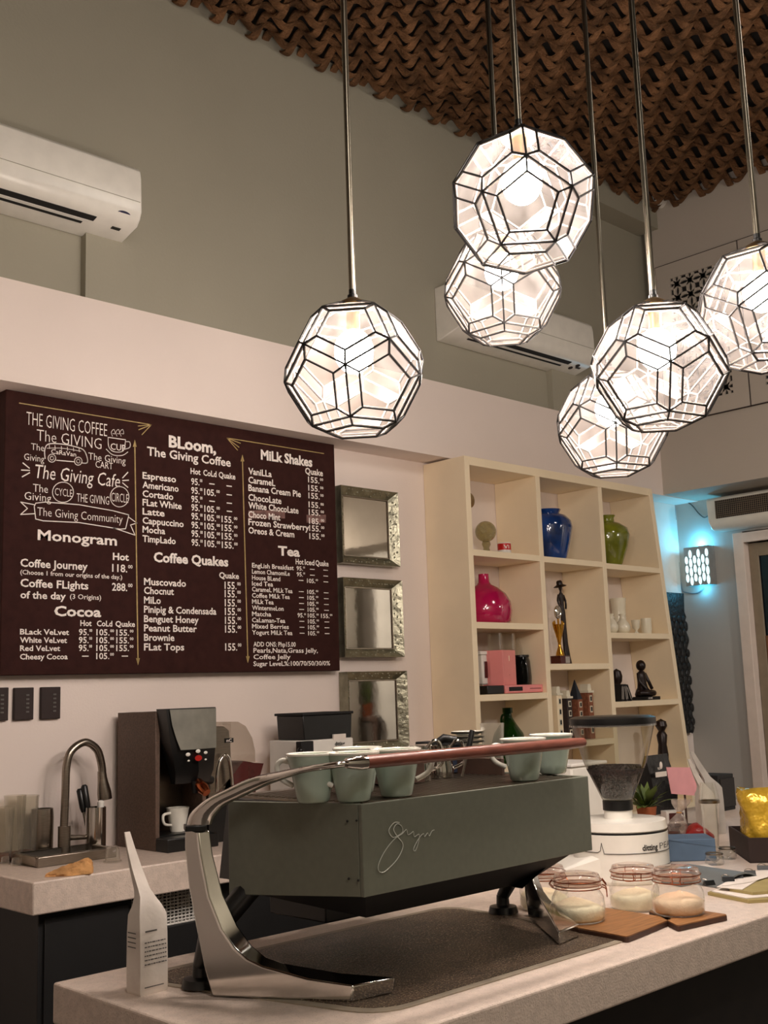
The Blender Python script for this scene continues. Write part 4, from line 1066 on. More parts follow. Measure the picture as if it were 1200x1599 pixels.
MB().lathe([(0,0),(9*k,0),(8*k,10*k),(5*k,18*k),(4*k,24*k),(8*k,30*k),(9*k,38*k),(7*k,46*k),(0,50*k)], p, 20).build('bust', m_bronze, t)
for i, (px, ang, lab, txt) in enumerate(((964,6,'leftmost upright black book in front of the dark ornament','CITY'),(971,-6,'middle upright black book in front of the dark ornament',''),(979,-26,'leaning black book beside the seated figurine',''))):
    p, k = on_shelf(px, z3, 4.24)
    t = thing('upright_book', lab, 'book', p, 'black books in front of the dark ornament')
    A = math.radians(ang)
    cc = p+V(math.sin(A)*13*k, 0, math.cos(A)*13*k+abs(math.sin(A))*2.6*k)
    MB().obox(cc, (5*k,.09,26*k), 0, 0, A).build('cover', m_blackm, t, bevel=.001)
    mb = MB()
    for s in (-1,1): mb.obox(cc+V(s*1.9*k*math.cos(A),-.0465,-s*1.9*k*math.sin(A)), (.5*k,.002,20*k), 0, 0, A)
    mb.build('page_edge', m_paper, t, smooth=0)
# little model houses
zh = SH['b'][2]
def house(px, Y, wpx, top_py, wall, roof, label, spire=False):
    p, k = on_shelf(px, zh, Y)
    h = wy(px, top_py, Y).z-zh; w = wpx*k
    t = thing('model_house', label, 'model house', p, 'miniature townhouses on the middle shelf')
    MB().box((p.x-w/2,Y-.035,zh),(p.x+w/2,Y+.035,zh+h*.84)).build('walls', wall, t, bevel=.001)
    if spire: MB().loft([[V(p.x+sx*w*.48,Y+sy*.035,zh+h*.84) for sx,sy in ((-1,-1),(1,-1),(1,1),(-1,1))],[V(p.x+sx*w*.02,Y+sy*.002,zh+h*1.25) for sx,sy in ((-1,-1),(1,-1),(1,1),(-1,1))]]).build('spire', roof, t, smooth=0)
    else: MB().box((p.x-w*.56,Y-.042,zh+h*.84),(p.x+w*.56,Y+.04,zh+h*.88)).prism([V(p.x-w*.4,Y-.03,zh+h*.88),V(p.x+w*.4,Y-.03,zh+h*.88),V(p.x+w*.25,Y-.03,zh+h),V(p.x-w*.25,Y-.03,zh+h)],(0,.06,0)).build('roof', roof, t, smooth=0)
    cols_ = max(1, int(wpx/7.5))
    for r_ in range(4):
        for c_ in range(cols_):
            xx = p.x-w/2+w*(c_+.5)/cols_; z_ = zh+h*(.10+.19*r_)
            fw = min(w/cols_*.32, .012)
            wf = MB().box((xx-fw,Y-.038,z_),(xx+fw,Y-.0352,z_+h*.12)).build('window', m_ceram, t, smooth=0)
            MB().box((xx-fw*.6,Y-.0395,z_+h*.02),(xx+fw*.6,Y-.0382,z_+h*.10)).build('pane', m_blackm, wf, smooth=0)
hb = M('house_brick', (132,78,52), .7, var=.15, vscale=60); hd = M('house_dark', (48,36,36), .7, var=.15, vscale=60); hr = M('house_slate', (28,34,44), .6)
house(870.5, 4.25, 13, 1072, m_cream, m_ceram, 'narrow cream miniature townhouse, leftmost of the row')
house(886, 4.28, 13, 1078, hd, m_ceram, 'dark miniature townhouse next to the cream one')
house(903, 4.27, 13, 1080, hb, hr, 'miniature townhouse with a pointed slate spire', True)
house(919.5, 4.28, 13, 1068, hb, m_ceram, 'red brick miniature townhouse, rightmost of the row')
# lower right cell: dark statue
p, k = on_shelf(1038, SH['c'][3], 4.28)
t = thing('dark_idol', 'dark carved standing idol on the lower right shelf', 'statue', p)
zt_ = wy(1038,1122,4.28).z-p.z
MB().lathe([(0,0),(.045,0),(.045,.03),(.032,.05),(.036,zt_*.3),(.028,zt_*.5),(.036,zt_*.68),(.02,zt_*.76),(.04,zt_*.86),(.034,zt_*.95),(0,zt_)], p, 20).build('figure', m_bronze, t)

# ================================================================== RIGHT WALL FITTINGS
# black carved panel
x0, x1 = wy(1036,925,4.47).x, wy(1066,925,4.47).x
z1, z0 = 1.59+.655, 1.59-.36
x0 = 7.03; x1 = 7.335
t = thing('carved_panel', 'black carved wooden panel on the wall right of the shelf unit', 'carving', ((x0+x1)/2, W, z0))
mb = MB(); edge = []
n = 26
for i in range(n+1):
    z = z0+(z1-.14-z0)*i/n; edge.append(V(x1+(.014 if i % 2 else -.006), 4.46, z))
mb.prism([V(x0,4.46,z0)]+edge+[V(x1+.005,4.46,z1),V(x0,4.46,z1)], (0,.038,0)); mb.build('panel', m_carved, t, smooth=0)
mb = MB(); rr = random.Random(11)
for i in range(5):
    for j in range(17):
        mb.ball(V(x0+.03+i*.062+(.03 if j % 2 else 0)*.9, 4.458, z0+.03+j*(z1-z0-.2)/16.5), .024, 8, 6, (1,.28,1.1+.5*rr.random()))
mb.build('carved_relief', m_carved, t)
# lit shell sconce
ya, yb = 4.41, 4.205; za, zb = 1.59+.70, 1.59+.985
SX = X2-.085
t = thing('wall_sconce', 'glowing shell mosaic wall lamp casting turquoise light', 'wall lamp', (X2, (ya+yb)/2, za))
MB().box((SX,yb,za),(SX+.008,ya,zb)).box((SX+.008,ya-.008,za),(X2-.001,ya,zb)).box((SX+.008,yb,za),(X2-.001,yb+.008,zb)).build('metal_shade', M('sconce_metal',(150,150,148),.4,.3), t)
mb = MB(); rr = random.Random(2)
for c_ in range(6):
    for r_ in range(4):
        yc = yb+.018+(ya-yb-.036)*c_/5; zc_ = za+.035+(zb-za-.06)*(r_+(.35 if c_ % 2 else 0))/3.4
        if zc_ > zb-.03: continue
        hh_, ww = .029+.005*rr.random(), .0125
        mb.prism([V(SX-.004,yc+ww*math.sin(a)*(1 if abs(math.cos(a))<.9 else .7),zc_+hh_*math.cos(a)) for a in [2*math.pi*i/10 for i in range(10)]], (.0035,0,0))
for r_ in range(3):
    for c_ in range(2):
        yc_ = X2-.02-c_*.035
        mb.prism([V(yc_+.013*math.sin(a), ya+.0004, za+.05+r_*.09+.04*math.cos(a)) for a in [2*math.pi*i/10 for i in range(10)]], (0,.003,0))
mb.build('shell_mosaic', m_shell, t, smooth=0)
for zz, pw in ((zb+.02, 1.9), (za-.02, 0.5)):
    d = bpy.data.lights.new('sconce_light', 'POINT'); d.energy = pw; d.color = (.09,.62,1.0); d.shadow_soft_size = .03
    o = bpy.data.objects.new('sconce_light', d); C.objects.link(o); o.location = (X2-.045,(ya+yb)/2,zz)
t = thing('lamp_cable', 'thin grey cable running down the corner to the shell wall lamp', 'cable', wx(1055,785,X2-.01))
MB().tube(bez([wx(1054,780,X2-.008),wx(1057,830,X2-.008),wx(1061,880,X2-.008),wx(1065,918,X2-.008),wx(1072,925,X2-.01),wx(1090,926,X2-.01),wx(1100,918,X2-.02)],6), .0045, 6).build('wire', M('cable_grey',(104,116,124),.5), t)
t = thing('loose_cable', 'thin loose cable looping from the corner to the ventilator', 'cable', wx(1055,782,X2-.01))
MB().tube(bez([wx(1053,781,X2-.02),wx(1065,780,X2-.01),wx(1080,788,X2-.008),wx(1092,802,X2-.008),wx(1102,808,X2-.008),wx(1112,798,X2-.01),wx(1124,780,X2-.03),wx(1140,773,X2-.06),wx(1165,772,X2-.08)],6), .0045, 6).build('wire', m_ink, t)
# air curtain above the door
ya, yb = 4.13, 3.1; za, zb = 1.59+1.075, 1.59+1.305; XF = X2-.20
t = thing('air_curtain', 'white air curtain with black mesh grille above the door', 'air curtain', (X2, (ya+yb)/2, za))
prof = [(X2-.002,zb),(XF+.02,zb),(XF,zb-.015),(XF+.01,za+.06),(XF+.05,za+.01),(XF+.08,za),(X2-.002,za)]
MB().prism([V(x,yb,z) for x, z in prof], (0,ya-yb,0)).build('housing', m_white, t, smooth=35, bevel=.006)
MB().box((XF-.002,yb+.04,za+.075),(XF+.012,ya-.07,zb-.03)).build('grille', m_grille, t)
mb = MB()
for i in range(60):
    y = yb+.045+(ya-yb-.12)*i/59; mb.box((XF-.0045,y-.0016,za+.076),(XF-.002,y+.0016,zb-.031))
for i in range(9):
    z = za+.085+i*.0145; mb.box((XF-.005,yb+.04,z-.0012),(XF-.0021,ya-.07,z+.0012))
mb.build('grille_mesh', M('mesh_tan',(120,104,86),.5), t, smooth=0)
# ================================================================== FRONT BAR COUNTER
t = thing('bar_counter', 'thick pale speckled stone bar counter in the foreground', 'counter', (3.5, 2.15, 0))
p = [(1.352,1.672),(6.2,1.672),(6.2,3.35),(3.62,3.35),(3.62,2.612),(1.352,2.612)]
MB().prism([V(x,y,CT-.095) for x,y in p], (0,0,.095)).build('stone_top', m_stone, t, smooth=0, bevel=.007, seg=3)
p = [(1.50,1.86),(6.0,1.86),(6.0,3.2),(3.80,3.2),(3.80,2.5),(1.50,2.5)]
MB().prism([V(x,y,.08) for x,y in p], (0,0,CT-.176)).build('base', M('bar_front', (26,19,16), .7, var=.15), t, smooth=0, bevel=.004)
MB().prism([V(x+(.04 if x<2 else -.02),y+.03,0) for x,y in p], (0,0,.079)).build('plinth', m_blackm, t, smooth=0)

# mat under the espresso machine
def rrect(pts, r, z, n=5):
    out = []; N = len(pts)
    for i in range(N):
        a, b, c = Vector(pts[i-1]), Vector(pts[i]), Vector(pts[(i+1) % N])
        u = (a-b).normalized()*r; v = (c-b).normalized()*r
        for k in range(n+1):
            s = k/n; q = (b+u)*(1-s)**2 + b*2*s*(1-s) + (b+v)*s*s
            out.append(V(q.x, q.y, z))
    return out
t = thing('bar_mat', 'dark speckled wet bar mat under the espresso machine', 'mat', (2.1, 2.1, CT))
c = [(1.47,2.50),(2.62,2.50),(2.60,1.79),(1.66,1.79)]
MB().prism(rrect([Vector(q).to_3d() for q in c], .09, CT+.0003), (0,0,.0025)).build('mat_border', m_matedge, t, smooth=0)
c2 = [(1.495,2.475),(2.595,2.475),(2.575,1.812),(1.685,1.812)]
MB().prism(rrect([Vector(q).to_3d() for q in c2], .08, CT+.003), (0,0,.001)).build('mat_surface', m_mat, t, smooth=0)
mb = MB(); rr = random.Random(5)
for i in range(900):
    x = rr.gauss(2.0,.26); y = rr.gauss(2.22,.10)
    if not (1.62 < x < 2.55 and 1.95 < y < 2.45): continue
    s = .0012+.0022*rr.random(); mb.ball(V(x,y,CT+.004), s, 6, 4, (1.5,1.2,.7))
tag(mb.build('water_drops', m_clear, t), kind='stuff')

# ---------------------------------------------------------------- espresso machine
MX = 2.09
mach = thing('espresso_machine', 'two-group grey espresso machine on chrome legs with a wooden cup rail', 'espresso machine', (MX, 2.15, CT))
D2 = V(-.166,.283,0).normalized(); P0 = V(1.685,1.908,0)
def leg_pt(u, z, mirror=False, off=V(0,0,0)):
    q = P0 + D2*u + off; q.z = z + 1.59
    if mirror: q.x = 2*MX-q.x
    return q
outl = [(.3935,-.291),(.3942,-.338),(.3845,-.423),(.369,-.50),(.3476,-.595),(.3278,-.6565),(0,-.6565),(-.004,-.622),(.10,-.612),(.205,-.590),(.243,-.576),(.274,-.552),(.3045,-.512),(.335,-.443),(.354,-.352),(.3605,-.300)]
def thick(u, z): return .030 + .074*max(0, min(1, 1-u/.24))**1.2 + .016*max(0, min(1, (-.35-z)/.25))
RY = 1.815
for mir in (False, True):
    A = [leg_pt(u,z,mir) for u,z in outl]
    B = []
    for u, z in outl:
        tk = thick(u,z); sh = V(tk,-.03*tk/.1,0)
        zz = z - (.022 if z > -.66 and u < .21 and z > -.63 else 0)*0
        B.append(leg_pt(u+ (.02 if u<.03 else 0), zz, mir, sh))
    lg = MB().loft([A, B]).build('leg', m_chrome, mach, smooth=30, bevel=.004)
    # arched tube from the leg joint up to the rail
    outer = [(288.5,1290),(290,1280),(297,1267),(320,1248),(350,1233),(387,1216),(420,1207),(470,1197),(520,1190),(556,1185)]
    inner = [(327,1288),(330,1280),(335,1272),(348,1259),(370,1248),(387,1240),(420,1225),(470,1209),(520,1201),(556,1196)]
    n = V(D2.y, -D2.x, 0)
    def lp(x, y):
        r = ray(x, y); q = EYE + r*(n.dot(P0)/n.dot(r)); s_ = max(0, min(1, (x-400)/156))
        return q.lerp(wy(x, y, RY+.004), s_*s_*(3-2*s_))
    rings = []
    O = bez([lp(*q) for q in outer], 3); I = bez([lp(*q) for q in inner], 3)
    for a, b in zip(O, I):
        m_ = (a+b)/2; h_ = (a-b)/2; ring = []
        for k in range(12):
            an = 2*math.pi*k/12
            qq = m_ + h_*math.cos(an) + n*(.017*math.sin(an)) + n*.012
            if mir: qq.x = 2*MX-qq.x
            ring.append(qq)
        rings.append(ring)
    if not mir: MB().loft(rings).build('arch', m_chrome, mach, smooth=60)
    j = leg_pt(.377,-.292,mir,V(.012,.0,0))
    MB().obox(j, (.05,.058,.012), math.radians(-30 if not mir else 30)).build('joint', m_black, mach, bevel=.002)
    # rubber-footed rear brace
    f = leg_pt(.40,-.62,mir,V(.07,.03,0)); f.z = CT+.0045
    MB().lathe([(0,0),(.045,0),(.04,.018),(.02,.022),(.018,.05),(0,.05)], f, 18).build('rear_foot', m_black, mach)
    a = leg_pt(.375,-.545,mir,V(.05,.01,0)); b = leg_pt(.30,-.40,mir,V(.14,.02,0))
    MB().tube([f+V(0,0,.045), a, b], [.018,.026,.03], 12).build('leg_brace', m_black, mach)
# rail
RZ = 1.59-.1465
rx0, rx1 = wy(560,1190,RY).x, wy(911,1160,RY).x
MB().tube([V(rx0+(rx1-rx0)*q/12, RY, RZ) for q in range(13)], [.0145]*12+[.012], 14).build('wooden_rail', m_wood, mach)
MB().tube([V(rx0-.03,RY+.006,RZ+.001), V(rx0+.002,RY,RZ), V(rx0+.018,RY,RZ)], [.011,.0165,.0165], 14).build('rail_ferrule', m_chrome, mach)
# shell of the body
zt, zb = 1.59-.238, 1.59-.433
C0, C1 = V(1.678,1.85,0), V(2.50,1.85,0)
S0, S1 = V(1.600,2.235,0), V(2*MX-1.600,2.235,0)
def at(p_, z): return V(p_.x, p_.y, z)
MB().prism([at(C0,zb),at(C1,zb+.003),at(C1,zt),at(C0,zt)], (0,.012,0)).build('rear_panel', m_grey, mach, smooth=0, bevel=.002)
for a, b, sg in ((C0,S0,1),(C1,S1,-1)):
    MB().prism([at(a,zb)+V(0,.013,0),at(b,zb-.022),at(b,zt-.004),at(a,zt)+V(0,.013,0)], (sg*.012,0,0)).build('side_panel', m_grey, mach, smooth=0, bevel=.002)
mb = MB()
for u, z in ((.965,zt-.035),(.90,zt-.037),(.965,zb+.035),(.90,zb+.037)):
    c = S0.lerp(C0, u); mb.ball(V(c.x-.001,c.y,z), .0028, 8, 6)
mb.build('screw_heads', m_black, mach)
# dark chassis and underside
MB().loft([[V(1.70,1.875,zb-.002),V(2.48,1.875,zb-.002),V(2.42,2.50,zb-.03),V(1.76,2.50,zb-.03)],[V(1.70,1.875,zt-.02),V(2.48,1.875,zt-.02),V(2.42,2.46,zt-.02),V(1.76,2.46,zt-.02)]]).build('chassis', m_black, mach, smooth=0)
MB().loft([[V(1.80,1.98,zb-.075),V(2.38,1.98,zb-.075),V(2.34,2.48,zb-.075),V(1.84,2.48,zb-.075)],[V(1.72,1.89,zb-.004),V(2.46,1.89,zb-.004),V(2.40,2.49,zb-.034),V(1.78,2.49,zb-.034)]]).build('underside', m_blackm, mach, smooth=0)
MB().prism([V(2.30,1.93,zb-.075),V(2.48,1.93,zb-.004),V(2.44,2.3,zb-.075)], (0,.02,0)).build('underside_bracket', m_black, mach)
MB().box((1.90,2.24,zb-.135),(2.28,2.47,zb-.077)).build('drip_tray', m_black, mach, bevel=.004)
for x in (1.98, 2.20):
    MB().lathe([(0,-.1),(.035,-.1),(.045,-.03),(.045,.05),(0,.05)], V(x,2.53,zb+.05), 20).build('group_head', m_chrome, mach)
# cup tray on top, guard and slatted surface
MB().prism([V(1.69,1.864,zt-.008),V(2.49,1.864,zt-.008),V(2.50,2.375,zt-.008),V(1.70,2.375,zt-.008)], (0,0,.004)).build('cup_tray', m_steel, mach, smooth=0)
mb = MB()
for i in range(20):
    y = 1.885+i*.022; xa = 1.712; xb = 2.478
    mb.box((xa,y,zt-.0038),(xb,y+.007,zt-.0005))
mb.build('tray_slats', m_steel, mach, smooth=0)
MB().box((1.98,2.36,zt-.008),(2.44,2.372,zt+.060)).build('tray_guard', m_brown, mach, bevel=.002)
MB().box((2.44,2.10,zt-.006),(2.452,2.372,zt+.045)).build('tray_side', m_brown, mach, bevel=.002)
# signature drawn on the back
def rp(x, y): return wy(540+x/3, 1240+y/3, 1.8485)
sig = [(252,134),(228,134),(206,160),(204,180),(222,203),(250,192),(268,176),(262,150),(240,140),(225,165),(240,195),(268,232),(262,268),(238,310),(205,345),(178,366),(157,362),(153,335),(172,288),(205,238),(236,205),(266,186)]
MB().tube(bez([rp(*q) for q in sig], 5), .0011, 5).tube(bez([rp(266,186),rp(285,166),rp(292,190),rp(306,184),rp(318,176),rp(322,200),rp(342,188),rp(346,200),rp(338,238),rp(326,266),rp(318,258),rp(332,226),rp(352,196),rp(366,186),rp(370,200),rp(384,182),rp(392,196),rp(404,174),rp(416,168)],5), .001, 5).build('signature_script', M('script_silver',(196,198,188),.4,.2), mach)

# ---------------------------------------------------------------- aqua cups on top of the machine
def make_cup():
    c = thing('latte_cup', '', 'cup', (0,0,0), 'aqua cups on top of the espresso machine')
    MB().lathe([(0,0),(.033,0),(.0365,.004),(.041,.025),(.050,.070),(.0600,.104),(.058,.1045),(.047,.072),(.034,.012),(0,.010)], (0,0,0), 36).build('bowl', m_aqua, c, smooth=60)
    MB().lathe([(.0570,.1035),(.0607,.1035),(.0611,.1075),(.0585,.1085),(.056,.106)], (0,0,0), 36).build('rim', m_rim, c, smooth=60)
    MB().lathe([(0,.098),(.0550,.098),(.0555,.1005),(0,.1005)], (0,0,0), 30).build('white_inside', m_rim, c)
    MB().tube(bez([V(.052,0,.088),V(.074,0,.092),V(.086,0,.078),V(.076,0,.052),V(.047,0,.036)],6), [.0062]*25, 10).build('handle', m_rim, c, smooth=60)
    c.children[-1].data.materials[0] = m_aqua
    return c
cup0 = make_cup()
right = math.atan2(RGT.y, RGT.x)
def top_at(px, Y, z=None):
    z = zt+.0006 if z is None else z
    y = 1180.
    for _ in range(6):
        q = wy(px, y, Y); c = V(q.x,Y,z)-EYE; y = CY-FPX*c.dot(UPV)/c.dot(FWD)
    q = wy(px, y, Y); return V(q.x,Y,z), c.dot(FWD)/FPX
CUPS = [(490,1.985,right+math.pi-.25,'leftmost aqua cup on the machine, handle to the left'),
        (553,1.912,right+math.pi+.15,'aqua cup second from the left, in front at the panel corner'),
        (620,1.912,right+.10,'aqua cup with handle to the right, beside the empty tray'),
        (820,1.912,right+math.pi,'aqua cup with handle to the left, at the right end of the machine'),
        (864,1.990,right+.9,'rightmost aqua cup, nearest the end of the wooden rail'),
        (560,2.060,right+1.8,'aqua cup in the second row, behind the front left cups')]
for i, (px, Y_, a, lab) in enumerate(CUPS):
    p, _k = top_at(px, Y_)
    if i == 0: c = cup0; c.location = p; c.rotation_euler = (0,0,a); c['label'] = lab
    else: dup(cup0, p, a, lab)

# clutter on the machine top (barista side)
p, k = top_at(625, 2.16)
t = thing('metal_tray', 'small foil-lined metal tray behind the cups', 'tray', p)
hh = wy(625,1172,2.16).z-p.z
MB().box((p.x-.055,2.12,p.z),(p.x+.055,2.26,p.z+hh-.012)).build('box_stand', m_brown, t, bevel=.003)
MB().box((p.x-.062,2.11,p.z+hh-.0115),(p.x+.062,2.27,p.z+hh)).build('foil_top', M('foil',(200,196,186),.25,.9,bump=1.0,bscale=60), t)
p, k = top_at(733, 2.28)
t0 = None
hs = wy(733,1141,2.28).z-p.z
NP = 9
for i in range(NP):
    z = p.z+hs*i/NP
    if t0 is None:
        t0 = thing('saucer', 'lowest saucer of the stack of black and white saucers', 'saucer', V(p.x,p.y,z), 'stacked saucers on the machine')
        MB().lathe([(0,.001),(.030,.001),(.048,hs/NP*.75),(.050,hs/NP*.95),(.046,hs/NP*.95),(.03,.004),(0,.004)], V(p.x,p.y,z), 30).build('dish', m_rim, t0)
        MB().lathe([(.0455,hs/NP*.45),(.0485,hs/NP*.45),(.0495,hs/NP*.7),(.0475,hs/NP*.72)], V(p.x,p.y,z), 30).build('dark_band', m_black, t0)
    else:
        dup(t0, V(p.x,p.y,z), .4*i, 'topmost saucer of the stack of black and white saucers' if i == NP-1 else 'saucer in the middle of the stack of black and white saucers')
p, k = top_at(772, 2.22)
ht = wy(772,1129,2.22).z-p.z
t = thing('water_glass', 'clear water glass standing beside the saucer stack', 'glass', p)
MB().lathe([(0,0),(.026,0),(.036,ht),(.0345,ht),(.0245,.006),(0,.006)], p, 28).build('tumbler', m_smoke, t)
p, k = top_at(690, 2.32)
hb_ = wy(690,1157,2.32).z-p.z
t = thing('dark_tamper_box', 'dark blue box with black lid behind the chrome handles', 'box', p)
MB().box((p.x-.045,2.27,p.z),(p.x+.05,2.37,p.z+hb_-.012)).build('box_body', M('navy',(34,42,58),.5), t, bevel=.003)
MB().box((p.x-.05,2.265,p.z+hb_-.0118),(p.x+.055,2.375,p.z+hb_)).build('box_lid', m_blackm, t, bevel=.002)
for i, (px, Y, lab) in enumerate(((654,2.18,'chrome looped jug handle nearest the foil tray'),(690,2.20,'chrome looped jug handle in front of the dark blue box'))):
    p, k = top_at(px, Y)
    h_ = wy(px,1156,Y).z-p.z
    t = thing('milk_jug', 'steel milk jug with '+lab, 'jug', p, 'steel milk jugs on the machine')
    MB().lathe([(0,0),(.034,0),(.036,.02),(.027,h_*.72),(.029,h_*.86),(.027,h_*.86),(.024,h_*.7),(0,.01)], p, 24).build('jug_body', m_chrome, t)
    MB().tube(bez([p+RGT*.024+V(0,0,h_*.80),p+RGT*.045+V(0,0,h_*1.0),p+RGT*.062+V(0,0,h_*.9),p+RGT*.066+V(0,0,h_*.45),p+RGT*.034+V(0,0,h_*.25)],6), .0045, 8).build('jug_handle', m_chrome, t)
p, k = top_at(668, 2.24); h_ = wy(668,1154,2.24).z-p.z
t = thing('portafilter', 'black handled portafilter lying across the jugs', 'portafilter', p)
MB().lathe([(0,0),(.03,0),(.03,h_*.8),(.034,h_*.86),(0,h_*.86)], p, 24).build('basket', m_chrome, t)
MB().tube([p+V(0,0,h_*.7), p+RGT*.03+V(0,0,h_*.9), p+RGT*.05+V(0,0,h_*1.02), p+RGT*.085+V(0,0,h_*.98)], [.006,.010,.013,.010], 10).build('handle', m_black, t)
p, k = top_at(722, 2.12); q2 = wy(738,1141,2.12)
t = thing('bar_spoon', 'black handled bar tool leaning against the saucer stack', 'utensil', p)
MB().tube([p+V(0,.0,.004), p.lerp(q2,.5)], .0035, 8).build('shaft', m_steel, t)
MB().tube([p.lerp(q2,.5), p.lerp(q2,.6), q2], [.005,.0085,.0075], 10).build('handle', m_black, t)

# ---------------------------------------------------------------- white coffee bag in the foreground
def coffee_bag(name, label, o, ax, ay, w, d, h, lean, neck, mat=m_paper, txt=True):
    """gusset bag: o = base corner, ax along the face, ay into the depth; lean = offset of the flat top"""
    t = thing(name, label, 'coffee bag', o+ax*w/2+ay*d/2)
    up = V(0,0,1); rings = []
    def ring(z, sw, sd, off=V(0,0,0), bul=0):
        c = o+ax*w/2+ay*d/2+off+up*z; hw, hd = w/2*sw, d/2*sd
        return [c-ax*hw-ay*hd, c-ay*(hd+bul), c+ax*hw-ay*hd, c+ax*(hw+bul*.5), c+ax*hw+ay*hd, c+ay*(hd+bul), c-ax*hw+ay*hd, c-ax*(hw-bul)]
    rings.append(ring(0,.94,.94)); rings.append(ring(.006,1,1)); rings.append(ring(h*.3,1.0,1.03,V(0,0,0),.004)); rings.append(ring(h*.75,1.0,.98,V(0,0,0),.005)); rings.append(ring(h,.98,.86))
    L1 = lean
    rings.append(ring(h+neck*.10,.80,.60,L1*.02)); rings.append(ring(h+neck*.22,.52,.44,L1*.14)); rings.append(ring(h+neck*.30,.42,.34,L1*.26)); rings.append(ring(h+neck*.55,.36,.20,L1*.56)); rings.append(ring(h+neck*.8,.28,.10,L1*.82)); rings.append(ring(h+neck,.20,.05,L1))
    MB().loft(rings).build('paper_bag', mat, t, smooth=35)
    mb = MB(); rr = random.Random(9)
    if txt:
        cface = lambda u, z: o+ax*(w*u)-ay*(.0065)+up*z+ay*(d*.02*0)
        for r in range(6):
            z = h*.66-r*h*.055; u = .10
            while u < .86:
                L = .04+.09*rr.random(); L = min(L, .9-u)
                a, b = cface(u,z), cface(u+L,z)
                mb.add([a,b,b+up*h*.016,a+up*h*.016],[(0,1,2,3)]); u += L+.02
        for (u0,u1,z,th) in ((.12,.55,h*.80,.02),(.10,.80,h*.10,.014)):
            a,b = cface(u0,z),cface(u1,z); mb.add([a,b,b+up*h*th,a+up*h*th],[(0,1,2,3)])
        s = lambda v_, z: o+ay*(d*v_)-ax*.0045+up*z
        for r in range(4):
            z = h*.78-r*h*.06; a,b = s(.2,z),s(.8,z); mb.add([a,b,b+up*h*.014,a+up*h*.014],[(0,1,2,3)])
        mb.build('printed_lines', m_ink, t, smooth=0)
    return t
o = wz(219,1557,CT); cR = wz(262,1546,CT); cL = wz(195,1546,CT)
ax = (cR-o); w = ax.length; ax.normalize(); ay = (cL-o); d_ = max(.05, ay.length); ay = V(-ax.y,ax.x,0)
hb_ = .172
top = wy(183,1318,o.y+.03); 
lean = V(top.x,top.y,0)-V((o+ax*w/2+ay*d_/2).x,(o+ax*w/2+ay*d_/2).y,0); lean = RGT*lean.dot(RGT); lean.z = 0
coffee_bag('coffee_bag', 'white printed coffee bag with folded top at the left end of the bar', o, ax, ay, w, .055, hb_, lean, .185)

# ---------------------------------------------------------------- big white grinder
gp_, gk = None, None
GY = 2.36
gx = wy(968,1300,GY).x
G = V(gx, GY, CT); gk = (G-EYE).dot(FWD)/FPX
t = thing('coffee_grinder', 'large white grinder with a clear hopper of coffee beans', 'grinder', G)
def gz(py): return wy(968,py,GY).z
zs = gz(1283)
R = 74*gk
MB().lathe([(0,.0),(R*1.0,.0),(R*1.04,.01),(R*1.04,gz(1365)-CT),(R,gz(1350)-CT),(R,gz(1296)-CT),(R*.985,gz(1295)-CT),(R*.985,gz(1292)-CT),(R,gz(1291)-CT),(R*.97,zs-CT+.01),(0,zs-CT+.014)], G, 48).build('body', m_white, t, smooth=40)
MB().lathe([(R*.99,gz(1295.5)-CT),(R*.996,gz(1295.5)-CT),(R*.996,gz(1292.5)-CT),(R*.99,gz(1292.5)-CT)], G, 48).build('seam_ring', m_black, t)
# foot casting reaching under the machine
a0 = G-RGT*(40*gk)
ringb = lambda z, s: [G+(RGT*x+V(-RGT.y,RGT.x,0)*y) *1.0+V(0,0,z-CT) for x,y in ((-112*gk*s,-50*gk),(-30*gk,-62*gk),(-30*gk,40*gk),(-112*gk*s,34*gk))]
MB().loft([ringb(CT+.001,1), ringb(gz(1356),1), ringb(gz(1326),.42)]).build('foot_casting', m_white, t, smooth=0, bevel=.006)
MB().lathe([(0,zs-CT+.012),(22*gk,zs-CT+.012),(22*gk,gz(1264)-CT),(0,gz(1264)-CT)], G, 28).build('neck', m_white, t)
MB().lathe([(0,gz(1264)-CT+.0005),(23.5*gk,gz(1264)-CT+.0005),(23.5*gk,gz(1249)-CT),(0,gz(1249)-CT)], G, 28).build('collar', m_black, t)
h0, h1, h2 = gz(1249)-CT, gz(1190)-CT, gz(1132)-CT
MB().lathe([(21*gk,h0+.0008),(24*gk,h0+.004),(49*gk,h1),(65*gk,h2)], G, 48).build('hopper', m_hopper, t, smooth=60)
hb1 = gz(1198)-CT
mb = MB(); mb.lathe([(0,h0+.008),(21*gk,h0+.008),(23.5*gk,h0+.012),(45.6*gk,hb1-.002),(30*gk,hb1+.006),(0,hb1+.012)], G, 40)
rr = random.Random(8)
for i in range(170):
    a = rr.random()*2*math.pi; r = 42*gk*rr.random()**.5; mb.ball(G+V(r*math.cos(a),r*math.sin(a),hb1+.010-.006*(r/(42*gk))), .0055, 7, 5, (1.2,.8,.7))
tag(mb.build('coffee_beans', m_beans, t), kind='stuff')
MB().lathe([(0,h2+.0006),(67*gk,h2+.0006),(68*gk,h2+.006),(68*gk,gz(1120)-CT),(60*gk,gz(1117)-CT),(0,gz(1116.5)-CT)], G, 44).build('hopper_lid', m_black, t)
MB().lathe([(65.5*gk,h2+.0002),(68.6*gk,h2-.002),(68.6*gk,h2+.005),(65.5*gk,h2+.0055)], G, 44).build('lid_ring', m_smoke, t)
